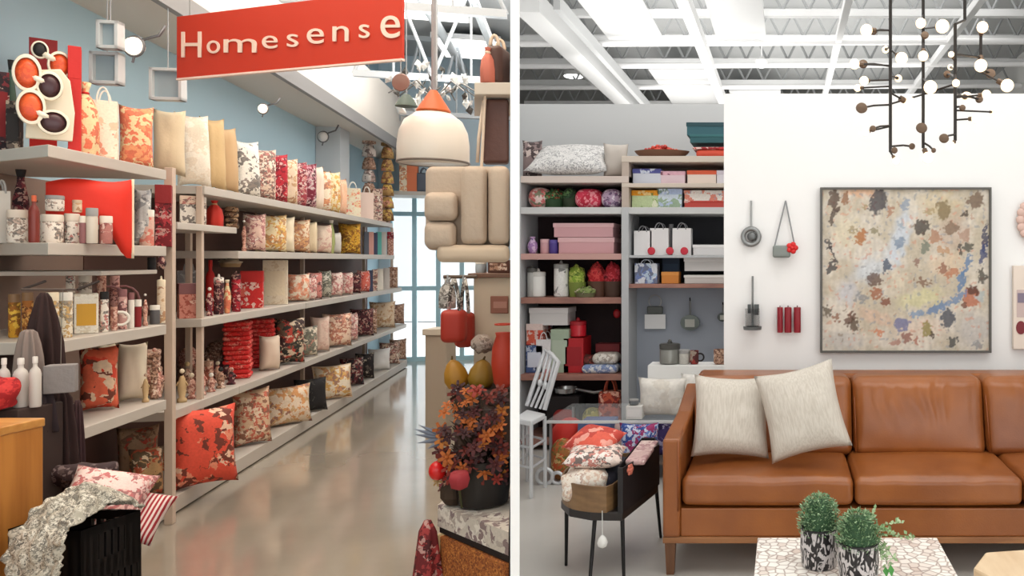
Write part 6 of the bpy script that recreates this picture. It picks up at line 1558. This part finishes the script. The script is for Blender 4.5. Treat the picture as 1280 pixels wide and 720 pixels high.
def colr(px, py):
    v = Vector((px*.03, py*.03, 2.2)); n = noise.noise(v); n2 = noise.noise(v*4+Vector((3,1,0))); n3 = noise.noise(v*11)
    c = lerp3(hexc('#bdb29e'), hexc('#d0c8bb'), sm(-.4,.5,n+.5*n2))
    wx, wy = px+n2*7, py+noise.noise(v*4+Vector((9,4,1)))*7
    for (x,y,rx,ry,cc,k,an) in soft:
        dx, dy = wx-x, wy-y; ca, sa = math.cos(an), math.sin(an); u = (dx*ca+dy*sa)/rx; w = (-dx*sa+dy*ca)/ry; c = lerp3(c, hexc(cc), k*(1-sm(.4,1.2,math.hypot(u,w)+n2*.3)))
    # small scattered dabs
    st = noise.noise(Vector((px*.22,py*.07,4))); c = tuple(q*(1+.13*st) for q in c)
    m_ = noise.noise(Vector((px*.2,py*.2,7)))+.25*noise.noise(Vector((px*.5,py*.5,9)))
    if m_ > .3: c = lerp3(c, hexc(['#a8795c','#8c9098','#c89078','#7c6a54'][int((noise.noise(Vector((px*.03,py*.03,12)))+1)*2)%4]), .55*sm(.3,.4,m_))
    wx, wy = px+n2*5+n3*4.5, py+noise.noise(v*9+Vector((2,7,1)))*6
    for (x,y,rx,ry,cc,an) in blobs:
        dx, dy = wx-x, wy-y
        if abs(dx) > 28 or abs(dy) > 28: continue
        ca, sa = math.cos(an), math.sin(an); u = (dx*ca+dy*sa)/rx; w = (-dx*sa+dy*ca)/ry; c = lerp3(c, hexc(cc), .84*(1-sm(.85,1.15,math.hypot(u,w))))
    return tuple(max(0,q*(1+.12*n3)) for q in c)
for j in range(ny+1):
    for i in range(nx+1):
        px = 1028+206*i/nx; py = 437-200*j/ny
        V.append((-W/2+e+(W-2*e)*i/nx, -.03, e+(H-2*e)*j/ny)); Cc += [*colr(px,py),1]
g = G(); g._a(V, [(j*(nx+1)+i, j*(nx+1)+i+1, (j+1)*(nx+1)+i+1, (j+1)*(nx+1)+i) for j in range(ny) for i in range(nx)])
m, nt, bb = newmat('painted canvas'); at_ = nt.nodes.new('ShaderNodeAttribute'); at_.attribute_name = 'paint'; nt.links.new(at_.outputs['Color'], bb.inputs['Base Color']); bb.inputs['Roughness'].default_value = .6
o = g.obj('canvas', m, t); ca_ = o.data.color_attributes.new('paint','FLOAT_COLOR','POINT'); ca_.data.foreach_set('color', Cc)

# ---------------------------------------------------------------- things on the white wall
WY = 4.65; iron = mat('#8c8e8e',.35,metal=.6); dkr = mat('#8c1424',.35)
def wt(name, px, py, lab, cat, group=None): return thing(name, lab, cat, at(px,py,WY), 0, group)
k = WY/F
t = wt('hanging_bowl',939,308,'grey metal ring ornament hanging on a short cord at the edge of the white wall','ornament')
G().tube([(0,-.01,57*k),(0,-.01,25*k)], .007, 6).obj('cord', mat('#a0a2a2',.5), t); g = G().ring(10*k,3*k,(0,-.02,12*k),24,8,'y'); g.obj('ring', iron, t, smooth='all'); G().sphere(6*k,(1*k,-.02,12*k),12,sy=.5).obj('boss', mat('#6c6e6e',.3,metal=.7), t, smooth='all')
t = wt('wall_planter',979,322,'grey wall planter with a red flower hanging from a triangular cord','planter')
G().tube([(-11*k,-.02,13*k),(3*k,-.01,71*k)], .005, 6).tube([(3*k,-.01,71*k),(14*k,-.02,16*k)], .005, 6).obj('cord', mat('#8c8e90',.5), t, smooth=True)
G().soft(-13*k,9*k,-.06,-.005,0,15*k,r=.012,n=4).obj('pot', mat('#7f8682',.5), t, smooth='all')
g = G(); [g.sphere(3.6*k,((11+4.2*math.cos(q))*k,-.055,(12+4.2*math.sin(q))*k),10) for q in (0,1.26,2.51,3.77,5.03)]; g.sphere(3*k,(11*k,-.065,12*k),8); g.obj('flower', mat('#d42424',.5), t, smooth='all', lab='red flower')
t = wt('wall_candle_holder',941,411,'dark metal candle holder hanging at the lower edge of the white wall','candle holder')
G().tube([(0,-.02,66*k),(0,-.02,4*k)], .007, 6).obj('rod', iron, t); G().lathe([(.01,0),(11*k,0),(11.5*k,4*k),(.01,4*k)],22,(0,-.055,0)).obj('plate', mat('#6a6e6e',.4,metal=.5), t, smooth=True)
G().box(-6*k,-2*k,-.05,-.02,20*k,31*k).obj('clip', mat('#4c5050',.4), t); G().box(2*k,8*k,-.05,-.02,18*k,31*k).obj('clip', mat('#4c5050',.4), t)
gl2, nt, b2 = newmat('clear glass'); b2.inputs['Transmission Weight'].default_value = 1; b2.inputs['Roughness'].default_value = .02; b2.inputs['IOR'].default_value = 1.2
G().lathe([(9*k,4*k),(9*k,26*k),(8.7*k,26*k),(8.7*k,4*k)],22,(0,-.055,0)).obj('glass', gl2, t, smooth=True)
for px, w, lab in ((975,7,'slim dark red candle tube, the one nearest the candle holder'),(985,8.5,'dark red candle tube in the middle of three'),(996.5,8.5,'dark red candle tube nearest the painting')):
    t = wt('candle_tube',px,415,lab,'candle','dark red candle tubes on the white wall')
    G().lathe([(w*k*.5,0),(w*k*.52,.004),(w*k*.52,31*k),(w*k*.4,31.5*k)],18,(0,-.03,0)).obj('tube', dkr, t, smooth=True); G().tube([(0,-.03,31*k),(0,-.03,33.5*k)], .003, 5).obj('wick', mat('#3a2020',.6), t); G().box(-.008,.008,-.012,0,10*k,20*k).obj('bracket', iron, t)
t = wt('wall_rosette',1287,275,'pink scalloped wall rosette cut by the picture edge','ornament')
for i in range(14):
    a = 2*math.pi*i/14; g = G().sphere(5.5*k,(13*k*math.cos(a),-.02,21*k*math.sin(a)),10,sy=.4); g.obj('petal', mat('#d8b8ac',.7), t, smooth='all')
G().sphere(13*k,(0,-.015,0),16,sy=.2,sz=1.6).obj('centre', mat('#c8a498',.7), t, smooth='all')
t = wt('small_canvas',1292,436,'small unframed canvas with violet and maroon shapes cut by the picture edge','painting')
G().box(-27*k,27*k,-.03,0,0,104*k).obj('canvas', mat('#e6d9cc',.7), t, bevel=.003); G().box(-23*k,20*k,-.033,-.03,40*k,74*k).obj('violet_patch', mat('#c8b4b0',.7), t); G().box(-22*k,10*k,-.035,-.033,58*k,70*k).obj('grey_patch', mat('#83788a',.7), t)
g = G().lathe([(.001,-.002),(6*k,-.001),(6*k,.001),(.001,.002)],16,sy=1.4); g.move(Matrix.Translation((-18*k,-.033,27*k)) @ Matrix.Rotation(math.pi/2,4,'X')); g.obj('maroon_spot', mat('#7c2c34',.7), t)

# ---------------------------------------------------------------- branching chandelier
CY = 3.0; cc = at(1155,100,CY); kc = CY/F
ch = thing('chandelier', 'branching dark metal chandelier with many small round lit bulbs', 'chandelier', cc)
def Cq(px, py, dy=0):
    Y = CY+dy; return at(px,py,Y)-cc
rod = mat('#3c3836',.4,metal=.7); brass = mat('#6c5848',.35,metal=.6); bl = emit('#ffe3bd', 1.5)
rods = [(1113,-24,190,-.04),(1154,-24,185,.06),(1194,30,176,-.08),(1226,32,72,.1),(1206,-24,25,.02)]
for (px,y0_,y1_,dy) in rods:
    a_, b_ = Cq(px,y0_,dy), Cq(px,y1_,dy); a_.x = b_.x
    G().tube([a_,b_], .0062, 8).obj('rod', rod, ch, smooth=True)
hub = Vector((0,0,CEIL-cc.z)); G().lathe([(.09,-.03),(.09,0),(.02,-.0)],24,tuple(hub)).obj('ceiling_plate', rod, ch, smooth=True)
for (px,dy) in ((1113,-.04),(1154,.06),(1206,.02)):
    a_ = Cq(px,-24,dy); G().tube([a_, a_.lerp(hub,.15)+Vector((0,0,.02)), Vector((a_.x*.4,a_.y*.4,a_.z+.55)), hub], .005, 6).obj('suspension_arm', rod, ch, smooth=True)
G().tube([Cq(1194,30,-.08), Cq(1206,25,.02)], .005, 6).obj('link', rod, ch); G().tube([Cq(1194,68,-.08), Cq(1226,72,.1)], .005, 6).obj('link', rod, ch); G().tube([Cq(1113,130,-.04), Cq(1154,118,.06), Cq(1194,105,-.08)], .004, 6).obj('link', rod, ch)
# bulb: (px,py,r,rod px,attach y,dy)
bulbs = [(1083,38,8,1113,38,-.1),(1068,80,7,1113,82,-.06),(1080,101,6,1113,100,-.15),(1072,110,5,1113,108,.02),(1127,73,8,1113,62,-.12),(1123,98,5,1113,95,.05),(1151,29,7,1154,18,-.02),(1154,70,7,1154,52,.02),(1178,33,9,1154,36,-.1),
 (1189,68,4,1194,78,-.1),(1188,84,4,1194,86,.02),(1195,104,5,1194,92,-.12),(1228,34,8,1226,44,.06),(1226,82,9,1226,70,.08),(1259,107,9,1226,90,.05),(1163,109,9,1154,98,-.06),(1136,129,9,1113,116,.0),(1233,118,6,1194,122,-.12),(1208,122,8,1194,116,.1),(1220,148,6,1194,150,-.14),(1241,140,4,1194,138,.08),(1082,165,5,1113,158,-.14),(1120,201,5,1113,190,-.06),(1160,197,8,1154,184,.04),(1188,182,6,1194,176,-.1),(1107,62,5,1113,58,.1)]
for (px,py,r,rx_,ry_,dy) in bulbs:
    rdy = next(q[3] for q in rods if q[0] == rx_); a_ = Cq(rx_,ry_,rdy); b_ = Cq(px,py,dy); 
    mid = Vector((b_.x,b_.y,a_.z)) if abs(px-rx_) > 8 else a_.lerp(b_,.5); d = (b_-a_).normalized(); s_ = b_-d*r*kc*1.6
    arm_ = G().tube([a_, a_.lerp(s_,.5), s_], .0035, 6).obj('arm', rod, ch, smooth=True)
    G().tube([s_, b_-d*r*kc*.7], r*kc*.42, 10).obj('socket', brass, arm_, smooth=True)
    G().sphere(r*kc*.92, tuple(b_), 16).obj('bulb', bl, arm_, smooth='all')
for (px,py,r,rx_,ry_,dy) in ((1077,135,7,1113,131,-.16),(1091,161,4,1113,157,-.12),(1152,160,7,1154,150,-.1),(1180,173,6,1194,168,-.16),(1140,183,4,1113,183,-.05),(1118,188,4,1113,176,-.12),(1167,188,3,1154,178,.0),(1092,39,5,1113,38,.02),(1079,80,6,1113,83,.03),(1156,44,5,1154,44,-.06),(1203,135,4,1194,134,-.1),(1224,124,5,1194,120,0),(1238,92,7,1226,88,.12),(1184,93,5,1194,96,.05)):
    rdy = next(q[3] for q in rods if q[0] == rx_); a_ = Cq(rx_,ry_,rdy); b_ = Cq(px,py,dy)
    if abs(px-rx_) > 5: G().tube([a_, a_.lerp(b_,.6)+Vector((0,0,.004)), b_], .004, 6).obj('arm', rod, ch, smooth=True)
    g = G().lathe([(.001,-.006),(r*kc*.9,-.005),(r*kc,0),(r*kc*.9,.005),(.001,.006)],16); g.move(Matrix.Translation(b_) @ Matrix.Rotation(math.pi/2-.3,4,'X')); g.obj('socket_disc', brass, ch, smooth=True)

# ---------------------------------------------------------------- light
def area(loc_, size, power, col, rot=(0,0,0), name='ceiling_lamp'):
    l = bpy.data.lights.new(name,'AREA'); l.shape = 'RECTANGLE'; l.size, l.size_y = size; l.energy = power; l.color = col
    o = bpy.data.objects.new(name, l); COL.objects.link(o); o.location = loc_; o.rotation_euler = rot; return o
wm_ = (1,.84,.68); nw = (1,.975,.94)
area(L(-1.2,3.2,4.1)[:], (1.8,3), 80, wm_, (0,0,ANG))
area(L(-1.35,7.0,4.15)[:], (1.4,4), 120, (1,.9,.8), (0,0,ANG))
area((.9,2.6,4.1), (3.0,3.0), 76, nw)
area((.4,5.7,4.2), (3.4,1.6), 55, nw)
area((-.3,10.5,3.4), (4,4), 85, nw, (math.pi,0,0), 'upward_fill')  # added fill aimed up to brighten the sofa room ceiling, no fixture there
area((-1.3,7.7,2.95), (1.6,1.4), 24, nw, (math.pi,0,0), 'upward_fill')  # same added fill above the storage shelving
area((.3,8.2,4.2), (4,2), 35, nw)
area(L(-.9,3.4,3.3)[:], (1,3), 22, (1,.93,.85), (math.pi,0,ANG), 'upward_fill')  # added fill aimed up at the bulkhead and blue wall, no fixture there
area(L(-1.25,8,2.9)[:], (1,3), 36, (.95,.98,1), (math.pi,0,ANG), 'upward_fill')  # same added fill for the far aisle ceiling
area((-1.1,-1.0,2.2), (2.4,2.4), 26, (1,.88,.75), (math.pi/2,0,0), 'front_fill')  # added warm frontal fill behind the camera, stands in for daylight
area((1.9,-1.0,2.2), (2.8,2.4), 31, (1,.99,.97), (math.pi/2,0,0), 'front_fill')  # added neutral frontal fill on the sofa room side, no window modelled
wl = bpy.data.worlds.new('daylight'); SC.world = wl; wl.use_nodes = True; bg = wl.node_tree.nodes['Background']
bg.inputs[0].default_value = (.93,.97,1,1); bg.inputs[1].default_value = .8; SC.cycles.caustics_reflective = False; SC.cycles.caustics_refractive = False
sun = bpy.data.lights.new('sun','SUN'); sun.energy = 7; sun.angle = .1; so_ = bpy.data.objects.new('sun', sun); COL.objects.link(so_); so_.rotation_euler = Vector((.85,.30,-.46)).to_track_quat('-Z','Y').to_euler(); so_.location = (0,20,8)
for o in list(COL.objects):
    if o.type == 'LIGHT': o['kind'] = 'structure'
SC.view_settings.exposure = 0
